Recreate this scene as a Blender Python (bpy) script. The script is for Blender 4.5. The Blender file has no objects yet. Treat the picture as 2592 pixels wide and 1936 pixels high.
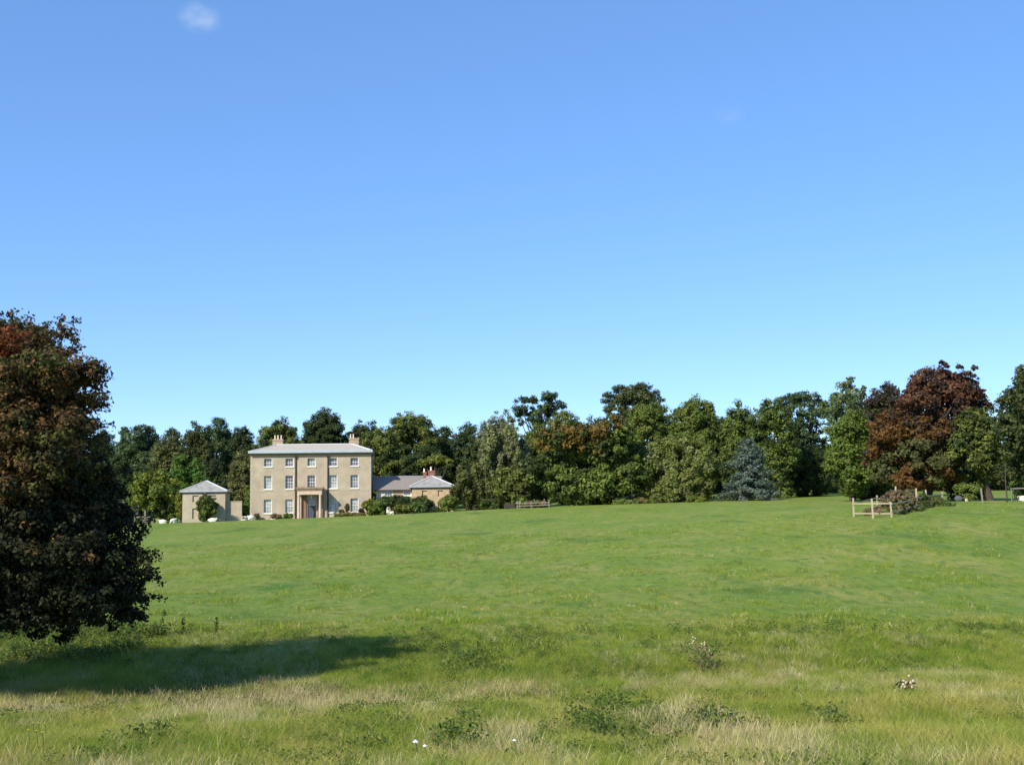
import bpy, bmesh, math, random
import numpy as np
from mathutils import Vector, Matrix

sc = bpy.context.scene
COL = sc.collection
R = math.radians

# ------------------------------------------------------------------ camera
F, CU, CV = 3000.0, 1296.0, 968.0           # focal length and centre, in photograph pixels
PITCH, ROLL = math.atan(332 / F), R(0.85)
_f = np.array([0, math.cos(PITCH), math.sin(PITCH)])
_r0 = np.array([1.0, 0, 0])
_u0 = np.array([0, -math.sin(PITCH), math.cos(PITCH)])
_r = _r0 * math.cos(ROLL) - _u0 * math.sin(ROLL)
_u = _u0 * math.cos(ROLL) + _r0 * math.sin(ROLL)
cd = bpy.data.cameras.new("camera")
cam = bpy.data.objects.new("camera", cd)
COL.objects.link(cam)
cam.matrix_world = Matrix(((_r[0], _u[0], -_f[0], 0), (_r[1], _u[1], -_f[1], 0), (_r[2], _u[2], -_f[2], 0), (0, 0, 0, 1)))
cd.sensor_width = 36.0
cd.lens = 36.0 * F / 2592.0
cd.clip_start = 0.3
cd.clip_end = 20000
sc.camera = cam

# ------------------------------------------------------------------ sky and sun
SUN_AZ, SUN_EL = 37.0, 34.5                 # degrees left of straight-behind, elevation
sdir = Vector((-math.sin(R(SUN_AZ)) * math.cos(R(SUN_EL)), -math.cos(R(SUN_AZ)) * math.cos(R(SUN_EL)), math.sin(R(SUN_EL))))
w = bpy.data.worlds.new("World")
sc.world = w
w.use_nodes = True
wn, wl = w.node_tree.nodes, w.node_tree.links
wn.clear()
sky = wn.new("ShaderNodeTexSky")
sky.sky_type = 'NISHITA'
sky.sun_disc = False
sky.sun_elevation = R(SUN_EL)
sky.sun_rotation = R(180 + SUN_AZ)
sky.altitude = 50
sky.air_density = 0.6
sky.dust_density = 0.0
sky.ozone_density = 6.0
bg = wn.new("ShaderNodeBackground")
bg.inputs["Strength"].default_value = 0.145
out = wn.new("ShaderNodeOutputWorld")
hs = wn.new("ShaderNodeHueSaturation")
hs.inputs["Saturation"].default_value = 1.36
hs.inputs["Value"].default_value = 2.22
hs.inputs["Hue"].default_value = 0.508
sg = wn.new("ShaderNodeGamma")
sg.inputs["Gamma"].default_value = 0.56
wl.new(sky.outputs[0], sg.inputs["Color"])
wl.new(sg.outputs[0], hs.inputs["Color"])
wl.new(hs.outputs[0], bg.inputs["Color"])
wl.new(bg.outputs[0], out.inputs["Surface"])
sl = bpy.data.lights.new("sun", 'SUN')
sl.energy = 4.4
sl.angle = R(0.53)
sl.color = (1.0, 0.93, 0.81)
so = bpy.data.objects.new("sun", sl)
so.rotation_euler = (-sdir).to_track_quat('-Z', 'Y').to_euler()
so.location = (-60, -60, 60)
COL.objects.link(so)
sc.view_settings.view_transform = 'Standard'
sc.view_settings.look = 'None'
sc.view_settings.exposure = 0.55
sc.view_settings.gamma = 1.0
sc.view_settings.use_curve_mapping = False
sc.cycles.max_bounces = 6
sc.cycles.diffuse_bounces = 3
sc.cycles.transmission_bounces = 4
sc.cycles.volume_bounces = 1
sc.cycles.volume_step_rate = 1.0

# ------------------------------------------------------------------ helpers
def P(u, v, d):
    """world point seen at photograph pixel (u, v) at distance d along +Y"""
    k = _r * ((u - CU) / F) + _u * ((CV - v) / F) + _f
    return k * (d / k[1])

def tag(o, label=None, cat=None, group=None, kind=None):
    if label: o["label"] = label
    if cat: o["category"] = cat
    if group: o["group"] = group
    if kind: o["kind"] = kind
    return o

def empty(name, loc, rz=0.0):
    o = bpy.data.objects.new(name, None)
    o.empty_display_size = 0.3
    o.location = loc
    o.rotation_euler = (0, 0, rz)
    COL.objects.link(o)
    return o

def copy_tree(o, parent=None):
    c = o.copy()
    COL.objects.link(c)
    if parent: c.parent = parent
    for ch in list(o.children):
        copy_tree(ch, c)
    return c

class MB:
    """collects boxes, tubes and polygons that make ONE mesh"""
    def __init__(s): s.v, s.f, s.m, s.mi = [], [], [], 0
    def add(s, vs, fs):
        n = len(s.v)
        s.v += [tuple(map(float, p)) for p in vs]
        s.f += [tuple(i + n for i in f) for f in fs]
        s.m += [s.mi] * len(fs)
        return s
    def box(s, x0, x1, y0, y1, z0, z1):
        return s.add([(x0, y0, z0), (x1, y0, z0), (x1, y1, z0), (x0, y1, z0), (x0, y0, z1), (x1, y0, z1), (x1, y1, z1), (x0, y1, z1)],
                     [(0, 3, 2, 1), (4, 5, 6, 7), (0, 1, 5, 4), (1, 2, 6, 5), (2, 3, 7, 6), (3, 0, 4, 7)])
    def tube(s, pts, rad, n=8):
        pts = [Vector(p) for p in pts]
        rad = rad if isinstance(rad, (list, tuple)) else [rad] * len(pts)
        vs = []
        for i, p in enumerate(pts):
            t = (pts[min(i + 1, len(pts) - 1)] - pts[max(i - 1, 0)]).normalized()
            a = t.cross(Vector((0.31, 0.95, 0.05)) if abs(t.z) > .8 else Vector((0, 0, 1))).normalized()
            b = t.cross(a)
            for k in range(n):
                an = 2 * math.pi * k / n
                vs.append(p + (a * math.cos(an) + b * math.sin(an)) * rad[i])
        fs = []
        for i in range(len(pts) - 1):
            for k in range(n):
                k2 = (k + 1) % n
                fs.append((i * n + k, i * n + k2, (i + 1) * n + k2, (i + 1) * n + k))
        fs.append(tuple(range(n - 1, -1, -1)))
        fs.append(tuple((len(pts) - 1) * n + k for k in range(n)))
        return s.add(vs, fs)
    def beam(s, p, q, w, h):
        p, q = Vector(p), Vector(q)
        t = (q - p).normalized()
        a = t.cross(Vector((0, 0, 1)) if abs(t.z) < .9 else Vector((0, 1, 0))).normalized()
        b = a.cross(t).normalized()
        vs = []
        for c in (p, q):
            for sa, sb in ((-1, -1), (1, -1), (1, 1), (-1, 1)):
                vs.append(c + a * sa * w / 2 + b * sb * h / 2)
        return s.add(vs, [(0, 1, 2, 3), (7, 6, 5, 4), (0, 4, 5, 1), (1, 5, 6, 2), (2, 6, 7, 3), (3, 7, 4, 0)])
    def lathe(s, cx, cy, prof, n=16):
        vs = []
        for r, z in prof:
            for k in range(n):
                a = 2 * math.pi * k / n
                vs.append((cx + r * math.cos(a), cy + r * math.sin(a), z))
        fs = []
        for i in range(len(prof) - 1):
            for k in range(n):
                k2 = (k + 1) % n
                fs.append((i * n + k, i * n + k2, (i + 1) * n + k2, (i + 1) * n + k))
        fs.append(tuple(range(n - 1, -1, -1)))
        fs.append(tuple((len(prof) - 1) * n + k for k in range(n)))
        return s.add(vs, fs)
    def ball(s, c, r, n=10, m=7, rng=None, j=0.0):
        c = Vector(c)
        r = r if isinstance(r, (tuple, list)) else (r, r, r)
        vs = [c + Vector((0, 0, -r[2]))]
        for i in range(1, m):
            th = math.pi * i / m
            for k in range(n):
                a = 2 * math.pi * k / n
                q = 1 + (rng.uniform(-j, j) if rng else 0)
                vs.append(c + Vector((r[0] * math.sin(th) * math.cos(a) * q, r[1] * math.sin(th) * math.sin(a) * q, -r[2] * math.cos(th) * q)))
        vs.append(c + Vector((0, 0, r[2])))
        fs = [(0, 1 + (k + 1) % n, 1 + k) for k in range(n)]
        for i in range(m - 2):
            for k in range(n):
                k2 = (k + 1) % n
                fs.append((1 + i * n + k, 1 + i * n + k2, 1 + (i + 1) * n + k2, 1 + (i + 1) * n + k))
        L = len(vs) - 1
        b = 1 + (m - 2) * n
        fs += [(L, b + k, b + (k + 1) % n) for k in range(n)]
        return s.add(vs, fs)
    def build(s, name, mats, parent=None, loc=None, smooth=False):
        me = bpy.data.meshes.new(name)
        me.from_pydata(s.v, [], s.f)
        mats = mats if isinstance(mats, (list, tuple)) else [mats]
        for m in mats: me.materials.append(m)
        if len(mats) > 1: me.polygons.foreach_set("material_index", s.m)
        if smooth: me.polygons.foreach_set("use_smooth", [True] * len(s.f))
        me.update()
        o = bpy.data.objects.new(name, me)
        COL.objects.link(o)
        if parent: o.parent = parent
        if loc is not None: o.location = loc
        return o

def np_mesh(name, V, Fq, mats, mat_idx=None, parent=None, loc=None, smooth=False):
    """fast mesh from numpy arrays: V (n,3), Fq (m,k)"""
    me = bpy.data.meshes.new(name)
    k = Fq.shape[1]
    me.vertices.add(len(V)); me.vertices.foreach_set("co", np.ascontiguousarray(V, np.float32).ravel())
    me.loops.add(Fq.size); me.loops.foreach_set("vertex_index", np.ascontiguousarray(Fq, np.int32).ravel())
    me.polygons.add(len(Fq)); me.polygons.foreach_set("loop_start", np.arange(0, Fq.size, k, dtype=np.int32))
    for m in mats: me.materials.append(m)
    if mat_idx is not None: me.polygons.foreach_set("material_index", np.ascontiguousarray(mat_idx, np.int32))
    if smooth: me.polygons.foreach_set("use_smooth", np.ones(len(Fq), bool))
    me.update(calc_edges=True)
    o = bpy.data.objects.new(name, me)
    COL.objects.link(o)
    if parent: o.parent = parent
    if loc is not None: o.location = loc
    return o

# value noise in numpy, for scattering
_rs = np.random.RandomState(5)
_tab = _rs.rand(256, 256)
def vnoise(x, y, s):
    x = np.asarray(x) / s + 300.3; y = np.asarray(y) / s + 300.7
    xi, yi = np.floor(x).astype(int), np.floor(y).astype(int)
    fx, fy = x - xi, y - yi
    fx, fy = fx * fx * (3 - 2 * fx), fy * fy * (3 - 2 * fy)
    g = lambda a, b: _tab[a % 256, b % 256]
    return (g(xi, yi) * (1 - fx) + g(xi + 1, yi) * fx) * (1 - fy) + (g(xi, yi + 1) * (1 - fx) + g(xi + 1, yi + 1) * fx) * fy

# ------------------------------------------------------------------ materials
def mat(name, col, rough=0.8, var=0.15, scale=3.0, bump=0.0, spec=0.3, col2=None, stretch=None, metal=0.0):
    m = bpy.data.materials.new(name)
    m.use_nodes = True
    n, l = m.node_tree.nodes, m.node_tree.links
    b = n["Principled BSDF"]
    b.inputs["Roughness"].default_value = rough
    b.inputs["Specular IOR Level"].default_value = spec
    b.inputs["Metallic"].default_value = metal
    tc = n.new("ShaderNodeTexCoord")
    mp = n.new("ShaderNodeMapping")
    if stretch: mp.inputs["Scale"].default_value = stretch
    l.new(tc.outputs["Object"], mp.inputs[0])
    nz = n.new("ShaderNodeTexNoise")
    nz.inputs["Scale"].default_value = scale
    nz.inputs["Detail"].default_value = 6
    nz.inputs["Roughness"].default_value = 0.65
    l.new(mp.outputs[0], nz.inputs["Vector"])
    rp = n.new("ShaderNodeValToRGB")
    c2 = col2 or tuple(min(1, c * (1 + var)) for c in col)
    c1 = col if col2 else tuple(c * (1 - var) for c in col)
    rp.color_ramp.elements[0].position, rp.color_ramp.elements[1].position = 0.3, 0.7
    rp.color_ramp.elements[0].color = (*c1, 1)
    rp.color_ramp.elements[1].color = (*c2, 1)
    l.new(nz.outputs["Fac"], rp.inputs[0])
    l.new(rp.outputs[0], b.inputs["Base Color"])
    if bump:
        bp = n.new("ShaderNodeBump")
        bp.inputs["Strength"].default_value = bump
        bp.inputs["Distance"].default_value = 0.05
        l.new(nz.outputs["Fac"], bp.inputs["Height"])
        l.new(bp.outputs[0], b.inputs["Normal"])
    return m

def leaf_mat(name, col, col2=None, trans=0.38, var=0.28, spec=0.12):
    """leaves: each leaf takes its own tint between two colours; part of the light goes through"""
    m = bpy.data.materials.new(name)
    m.use_nodes = True
    n, l = m.node_tree.nodes, m.node_tree.links
    n.clear()
    g = n.new("ShaderNodeNewGeometry")
    rp = n.new("ShaderNodeValToRGB")
    c2 = col2 or (col[0] * 1.25, col[1] * 1.12, col[2] * 0.95)
    e = rp.color_ramp.elements
    e[0].color = (*[c * (1 - var) for c in col], 1)
    e[1].color = (*[min(1, c * (1 + var)) for c in c2], 1)
    md = e.new(0.5); md.color = (*col, 1)
    l.new(g.outputs["Random Per Island"], rp.inputs[0])
    d = n.new("ShaderNodeBsdfPrincipled")
    d.inputs["Roughness"].default_value = 0.6
    d.inputs["Specular IOR Level"].default_value = spec
    t = n.new("ShaderNodeBsdfTranslucent")
    l.new(rp.outputs[0], d.inputs["Base Color"])
    l.new(rp.outputs[0], t.inputs["Color"])
    mx = n.new("ShaderNodeMixShader")
    mx.inputs[0].default_value = trans
    l.new(d.outputs[0], mx.inputs[1]); l.new(t.outputs[0], mx.inputs[2])
    o = n.new("ShaderNodeOutputMaterial")
    l.new(mx.outputs[0], o.inputs[0])
    return m

L = dict(
    dark=leaf_mat("leaf_dark_green", (.056, .080, .026)),
    darkblue=leaf_mat("leaf_blue_dark_green", (.052, .086, .034)),
    bluegreen=leaf_mat("leaf_blue_green", (.098, .150, .064)),
    olive=leaf_mat("leaf_olive", (.148, .182, .042)),
    olive2=leaf_mat("leaf_dull_olive", (.150, .168, .058)),
    brown_green=leaf_mat("leaf_brown_green", (.094, .106, .038)),
    green=leaf_mat("leaf_mid_green", (.132, .186, .040)),
    lime=leaf_mat("leaf_fresh_green", (.118, .176, .036)),
    bright=leaf_mat("leaf_bright_green", (.095, .190, .036)),
    yellow=leaf_mat("leaf_yellow_green", (0.168, 0.198, 0.031)),
    pale=leaf_mat("leaf_pale_green", (.205, .238, .092)),
    palegrey=leaf_mat("leaf_grey_green", (.185, .205, .110)),
    orange=leaf_mat("leaf_orange", (.170, .118, .030), (.20, .125, .03)),
    copper=leaf_mat("leaf_copper", (.125, .064, .036), (.155, .072, .036)),
    rust=leaf_mat("leaf_rust_orange", (.140, .074, .024), (.165, .084, .024)),
    purple=leaf_mat("leaf_dark_purple", (.058, .044, .034), (.07, .046, .036)),
    spruce=leaf_mat("leaf_blue_spruce", (.135, .185, .138), (.18, .225, .185)),
    straw=leaf_mat("dry_bramble", (.25, .175, .105), (.30, .21, .12)),
    hawdark=leaf_mat("hawthorn_leaf", (.022, .028, .012), (.034, .034, .012), .12),  # near-black leaf; also carries the lower crown's shade in its colour
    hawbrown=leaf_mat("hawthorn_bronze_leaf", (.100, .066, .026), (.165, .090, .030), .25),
    hawred=leaf_mat("hawthorn_berries", (.19, .065, .024), (.24, .07, .02)),
    hawgreen=leaf_mat("hawthorn_green_leaf", (.085, .090, .028)),
    nettle=leaf_mat("nettle_leaf", (.115, .175, .030), (.20, .21, .04)),
    weed=leaf_mat("weed_leaf", (.075, .125, .030), (.13, .16, .04)),
)
BARK = mat("bark", (.060, .048, .036), .9, .35, 6, .5)
PALEBARK = mat("pale_bark", (.17, .15, .12), .9, .3, 4, .4)
STONE = mat("warm_rendered_stone", (.385, .318, .228), .9, .20, .5, .15)
STONE2 = mat("pale_limestone", (.40, .345, .25), .9, .16, 1.2, .15)
STONE3 = mat("honey_rubble_stone", (.44, .33, .19), .9, .28, 2.2, .3)
STONED = mat("weathered_and_shade_brown_stone", (.27, .19, .125), .9, .3, 2.0, .2)  # weathered cornices; on the right pilaster its brown stands in for shade
COLUMN = mat("pink_buff_column_stone", (.52, .40, .29), .85, .12, 2.0, .1)
SLATE = mat("stone_slate_roof", (.40, .355, .29), .85, .14, 2.0, .2, stretch=(1, 1, 6))
SLATE2 = mat("grey_slate_roof", (.225, .198, .168), .8, .18, 2.5, .2, stretch=(1, 1, 6))
SLATE3 = mat("mottled_pavilion_slate", (.28, .27, .245), .8, .32, 1.4, .2)
LEAD = mat("lead_flashing", (.36, .41, .44), .6, .12, 2.0)
LEADW = mat("pale_ridge_lead", (.66, .67, .67), .6, .08, 2.0)
WHITE = mat("white_paint", (.70, .67, .58), .5, .04, 3.0)
CREAM = mat("cream_render", (.62, .54, .41), .9, .12, 1.5)
BRICK = mat("red_chimney_brick", (.26, .115, .08), .9, .25, 5, .2)
BRICKY = mat("stone_chimney", (.36, .27, .19), .9, .2, 3, .2)
POT = mat("buff_chimney_pot", (.66, .54, .38), .8, .1, 4)
POTW = mat("pale_chimney_pot", (.80, .70, .56), .8, .08, 4)
IRON = mat("dark_iron_pipe", (.035, .032, .030), .6, .2, 3)
DOORM = mat("slate_blue_door", (.070, .078, .098), .45, .08, 2)
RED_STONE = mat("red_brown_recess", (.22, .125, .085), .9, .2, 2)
WOOD = mat("bleached_timber", (.42, .35, .24), .85, .22, 5, .2, stretch=(3, 3, 1))
WOODG = mat("grey_timber", (.22, .205, .155), .85, .22, 5, .2, stretch=(3, 3, 1))
DARKWOOD = mat("dark_brown_timber", (.045, .033, .032), .8, .2, 3, .2)
WOOL = mat("cream_fleece", (.80, .74, .58), .95, .08, 9, .5)
FACE = mat("sheep_face", (.42, .33, .26), .9, .2, 8)
ROCK = mat("grey_boulder", (.085, .090, .095), .9, .2, 3, .4)
STEM = mat("dry_stem", (.24, .18, .085), .9, .25, 12)
GSTEM = mat("green_stem", (.065, .10, .03), .8, .2, 12)
HEAD = mat("thistle_down", (.50, .42, .27), .95, .14, 30, .4)
PETAL = mat("white_petal", (.85, .84, .80), .7, .04, 20)
YPETAL = mat("yellow_petal", (.75, .52, .03), .7, .08, 20)

def glass(name, col, rough=.08):
    m = bpy.data.materials.new(name); m.use_nodes = True
    b = m.node_tree.nodes["Principled BSDF"]
    nz = m.node_tree.nodes.new("ShaderNodeTexNoise"); nz.inputs["Scale"].default_value = 0.9
    rp = m.node_tree.nodes.new("ShaderNodeValToRGB")
    rp.color_ramp.elements[0].position, rp.color_ramp.elements[1].position = .4, .65
    rp.color_ramp.elements[0].color = (*col, 1)
    rp.color_ramp.elements[1].color = (*[c * 2.1 for c in col], 1)
    tc = m.node_tree.nodes.new("ShaderNodeTexCoord")
    m.node_tree.links.new(tc.outputs["Object"], nz.inputs["Vector"])
    m.node_tree.links.new(nz.outputs["Fac"], rp.inputs[0])
    m.node_tree.links.new(rp.outputs[0], b.inputs["Base Color"])
    b.inputs["Roughness"].default_value = rough
    b.inputs["Specular IOR Level"].default_value = 0.6
    return m
GLASS = glass("window_glass", (.10, .115, .135))
GLASSP = glass("pale_curtained_window_glass", (.17, .185, .185), .12)
GLASSD = glass("dark_window_glass", (.055, .058, .085))

def field_mat(name, blades):
    """meadow colours by place: lush, grazed and straw patches; the same pattern for turf and blades"""
    m = bpy.data.materials.new(name)
    m.use_nodes = True
    n, l = m.node_tree.nodes, m.node_tree.links
    n.clear()
    g = n.new("ShaderNodeNewGeometry")
    def noise(sc_, det=4, stretch=(1, .35, 0), rough=.6):
        mp = n.new("ShaderNodeMapping"); mp.inputs["Scale"].default_value = stretch
        l.new(g.outputs["Position"], mp.inputs[0])
        z = n.new("ShaderNodeTexNoise"); z.inputs["Scale"].default_value = sc_
        z.inputs["Detail"].default_value = det; z.inputs["Roughness"].default_value = rough
        l.new(mp.outputs[0], z.inputs["Vector"])
        return z.outputs["Fac"]
    def ramp(src, a, b):
        r_ = n.new("ShaderNodeMapRange"); r_.inputs[1].default_value = a; r_.inputs[2].default_value = b
        r_.interpolation_type = 'SMOOTHSTEP'
        l.new(src, r_.inputs[0]); return r_.outputs[0]
    def mixc(fac, a, b):
        x = n.new("ShaderNodeMix"); x.data_type = 'RGBA'
        l.new(fac, x.inputs[0])
        for sk, c in ((6, a), (7, b)):
            if isinstance(c, tuple): x.inputs[sk].default_value = (*c, 1)
            else: l.new(c, x.inputs[sk])
        return x.outputs[2]
    def math_(op, a, b):
        x = n.new("ShaderNodeMath"); x.operation = op
        for i, c in enumerate((a, b)):
            if isinstance(c, (int, float)): x.inputs[i].default_value = c
            else: l.new(c, x.inputs[i])
        return x.outputs[0]
    sep = n.new("ShaderNodeSeparateXYZ"); l.new(g.outputs["Position"], sep.inputs[0])
    near = ramp(sep.outputs["Y"], 34.0, 20.0)                     # uncut meadow in front, grazed field beyond
    green, lush, straw, worn = (.152, .224, .034), (.084, .158, .028), (.39, .345, .12), (.26, .268, .074)
    c = mixc(ramp(noise(.06, 5, (1, .5, 0)), .35, .65), green, (.188, .242, .038))
    c = mixc(ramp(noise(.22, 6, (1, .34, 0), .7), .44, .70), c, worn)
    c = mixc(ramp(noise(.12, 5, (1, .45, 0)), .54, .70), c, lush)
    mott = noise(1.5, 5, (1, .35, 0), .75)
    c = mixc(math_('MULTIPLY', ramp(mott, .46, .66), .9), c, lush)
    c = mixc(math_('MULTIPLY', ramp(noise(3.4, 4, (1, .35, 0), .7), .50, .70), .7), c, worn)
    st = math_('MULTIPLY', ramp(noise(.75, 6, (1, .38, 0), .7), .40, .62), near)
    c = mixc(math_('MULTIPLY', st, .55), c, straw)
    if blades:
        r2 = n.new("ShaderNodeValToRGB")
        e = r2.color_ramp.elements
        e[0].color = (.85, .88, .80, 1); e[1].color = (1.95, 1.75, 1.4, 1)
        l.new(g.outputs["Random Per Island"], r2.inputs[0])
        x = n.new("ShaderNodeMix"); x.data_type = 'RGBA'; x.blend_type = 'MULTIPLY'; x.inputs[0].default_value = 1
        l.new(c, x.inputs[6]); l.new(r2.outputs[0], x.inputs[7])
        c = x.outputs[2]
    d = n.new("ShaderNodeBsdfPrincipled")
    d.inputs["Roughness"].default_value = .75
    d.inputs["Specular IOR Level"].default_value = .05
    l.new(c, d.inputs["Base Color"])
    o = n.new("ShaderNodeOutputMaterial")
    if blades:
        t = n.new("ShaderNodeBsdfTranslucent"); l.new(c, t.inputs["Color"])
        mx = n.new("ShaderNodeMixShader"); mx.inputs[0].default_value = .4
        l.new(d.outputs[0], mx.inputs[1]); l.new(t.outputs[0], mx.inputs[2])
        l.new(mx.outputs[0], o.inputs[0])
    else:
        bp = n.new("ShaderNodeBump"); bp.inputs["Strength"].default_value = .7; bp.inputs["Distance"].default_value = .12
        l.new(noise(2.2, 8, (1, 1, 1), .8), bp.inputs["Height"])
        l.new(bp.outputs[0], d.inputs["Normal"])
        l.new(d.outputs[0], o.inputs[0])
    return m
TURF = field_mat("field_turf", False)
BLADE = field_mat("grass_blade", True)
STRAW = leaf_mat("straw_stalk", (.46, .41, .19), (.56, .49, .25), .25, .3)
STRAWR = leaf_mat("russet_seed_stalk", (.32, .22, .12), (.36, .24, .14), .25, .3)

# ------------------------------------------------------------------ terrain
# the shallow valley between the viewer and the house: control points, each (u, v, distance)
_ctl = [
 (-500, 1965, 12), (-500, 1790, 23), (-500, 1735, 29), (-500, 1650, 35), (-500, 1590, 42), (-500, 1545, 55), (-500, 1470, 85), (-500, 1400, 130), (-500, 1360, 190),
 (300, 1970, 12), (300, 1858, 18), (300, 1795, 23), (300, 1766, 27), (300, 1722, 30), (300, 1668, 33), (300, 1622, 36), (300, 1592, 40), (300, 1556, 49), (300, 1500, 66), (300, 1446, 84), (300, 1405, 105), (300, 1368, 135), (300, 1340, 170), (300, 1329, 192),
 (700, 1968, 12), (700, 1788, 23), (700, 1760, 27), (700, 1712, 30), (700, 1656, 33), (700, 1610, 36), (700, 1584, 40), (700, 1547, 49), (700, 1490, 66), (700, 1437, 83), (700, 1395, 105), (700, 1355, 135), (700, 1325, 170), (700, 1314, 190),
 (1300, 1962, 12), (1300, 1842, 18), (1300, 1776, 23), (1300, 1744, 27), (1300, 1700, 30), (1300, 1648, 33.5), (1300, 1606, 37), (1300, 1574, 42), (1300, 1538, 51), (1300, 1480, 66), (1300, 1425, 83), (1300, 1378, 105), (1300, 1335, 135), (1300, 1300, 165), (1300, 1286, 188),
 (1900, 1960, 12), (1900, 1838, 18), (1900, 1768, 23), (1900, 1734, 27), (1900, 1690, 30.5), (1900, 1640, 34), (1900, 1602, 37.5), (1900, 1568, 43), (1900, 1526, 52), (1900, 1466, 65), (1900, 1398, 80), (1900, 1338, 105), (1900, 1298, 135), (1900, 1276, 160), (1900, 1269, 180),
 (2400, 1958, 12), (2400, 1836, 18), (2400, 1764, 23), (2400, 1728, 27), (2400, 1684, 30.5), (2400, 1636, 34), (2400, 1598, 38), (2400, 1563, 44), (2400, 1520, 52), (2400, 1452, 63), (2400, 1375, 78), (2400, 1315, 95), (2400, 1281, 115), (2400, 1271, 132), (2400, 1268, 160),
 (3100, 1955, 12), (3100, 1752, 24), (3100, 1632, 35), (3100, 1460, 62), (3100, 1330, 90), (3100, 1280, 115), (3100, 1266, 150),
]
_C = np.array([P(*c) for c in _ctl])
_xy = [tuple(p[:2]) for p in _C]; _z = list(_C[:, 2])
def _beyond(x):                              # gently level ground behind the brow
    return np.interp(x, [-130, -66, -40, 0, 36, 90], [-4.6, -2.55, -1.35, .95, 2.05, 2.2])
for yy in (205, 260, 360, 520):
    for xx in (-220, -130, -66, -40, 0, 36, 90, 200):
        _xy.append((xx, yy)); _z.append(float(_beyond(xx)) - .15 + max(0, min(yy, 330) - 222) * .045)
for xx, yy, zz in ((0, 0, -1.65), (-8, 4, -1.75), (8, 4, -1.75), (0, -30, -1.2), (-40, -20, -1.6), (40, -20, -1.4), (-150, 20, -4), (150, 20, -2), (-220, 90, -5.5), (220, 90, 0)):
    _xy.append((xx, yy)); _z.append(zz)
_xy = np.array(_xy, float); _z = np.array(_z, float)
def _warp(q):                                # compress distances so near and far control points weigh alike
    q = np.atleast_2d(q)
    return np.stack([q[:, 0] / (18 + .35 * np.abs(q[:, 1])), np.log1p(np.maximum(q[:, 1] + 45, 1) / 20.0) * 4], 1)
def _phi(r2):
    return np.where(r2 > 1e-12, .5 * r2 * np.log(np.maximum(r2, 1e-12)), 0)
_W = _warp(_xy)
_N = len(_W)
_A = np.zeros((_N + 3, _N + 3))
_A[:_N, :_N] = _phi(((_W[:, None] - _W[None]) ** 2).sum(-1)) + np.eye(_N) * .01
_A[:_N, _N] = 1; _A[:_N, _N + 1:] = _W; _A[_N, :_N] = 1; _A[_N + 1:, :_N] = _W.T
_sol = np.linalg.solve(_A, np.concatenate([_z, np.zeros(3)]))
def gz(x, y):
    """ground height"""
    x, y = np.broadcast_arrays(np.asarray(x, float), np.asarray(y, float))
    sh = x.shape
    q = np.stack([x.ravel(), y.ravel()], 1)
    res = np.empty(len(q))
    for i in range(0, len(q), 20000):
        w_ = _warp(q[i:i + 20000])
        res[i:i + 20000] = _phi(((w_[:, None] - _W[None]) ** 2).sum(-1)) @ _sol[:_N] + _sol[_N] + w_ @ _sol[_N + 1:]
    far = np.clip((q[:, 1] - 420) / 200, 0, 1); side = np.clip((np.abs(q[:, 0]) - 260) / 160, 0, 1)
    flat = np.maximum(far, side)
    res = res * (1 - flat) + flat * 0.5
    fade = np.clip((q[:, 1] - 8) / 10, 0, 1) * np.clip((170 - q[:, 1]) / 40, 0, 1)
    res += fade * ((vnoise(q[:, 0], q[:, 1], 5.5) - .5) * .22 + (vnoise(q[:, 0], q[:, 1], 1.7) - .5) * .09)
    return res.reshape(sh)
def g1(x, y): return float(gz(x, y))
def ground(u, d):
    """point on the ground at column u and distance d"""
    v = 1500.0
    for _ in range(6):
        p = P(u, v, d); z = g1(p[0], p[1])
        v += (p[2] - z) * F / d
    p = P(u, v, d)
    return Vector((p[0], p[1], g1(p[0], p[1])))

def gat(u, v, d0, d1):
    """point on the ground seen at (u, v), between two distances"""
    for _ in range(26):
        d = (d0 + d1) / 2
        g = ground(u, d)
        dz = P(u, v, d)[2] - g.z
        if dz < 0: d1 = d
        else: d0 = d
    return ground(u, (d0 + d1) / 2)

ys = np.concatenate([np.arange(-30, 8, 3.0), np.arange(8, 60, .35), np.arange(60, 130, .9), np.arange(130, 225, 1.5), np.arange(225, 420, 8), np.array([420, 480, 560, 700, 1000, 1600, 2600, 4500])])
tx = np.concatenate([np.linspace(-4500, -330, 8), np.arange(-320, -110, 9), np.arange(-110, -36, 1.6), np.arange(-36, 36, .4), np.arange(36, 80, 1.2), np.arange(80, 330, 9), np.linspace(340, 4500, 8)])
XX, YY = np.meshgrid(tx, ys)
ZZ = gz(XX, YY)
nx, ny = len(tx), len(ys)
idx = np.arange(nx * ny).reshape(ny, nx)
quads = np.stack([idx[:-1, :-1], idx[:-1, 1:], idx[1:, 1:], idx[1:, :-1]], -1).reshape(-1, 4)
tag(np_mesh("ground", np.stack([XX, YY, ZZ], -1).reshape(-1, 3), quads, [TURF], smooth=True), kind="structure")

# ------------------------------------------------------------------ foliage
def rot_frame(nrm, rs):
    t = np.cross(nrm, rs.normal(size=nrm.shape)); t /= np.linalg.norm(t, axis=1, keepdims=True) + 1e-9
    return t, np.cross(nrm, t)
def leaf_quads(c, nrm, s, rs, asp=.6):
    nrm = nrm / (np.linalg.norm(nrm, axis=1, keepdims=True) + 1e-9)
    t, b = rot_frame(nrm, rs)
    s = s[:, None]
    dr = nrm * s * .18
    V = np.stack([c - t * s - dr, c + b * s * asp, c + t * s - dr, c - b * s * asp], 1).reshape(-1, 3)
    return V, np.arange(len(c) * 4).reshape(-1, 4)
def sphere_dirs(n, rs):
    v = rs.normal(size=(n, 3)); return v / np.linalg.norm(v, axis=1, keepdims=True)

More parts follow.
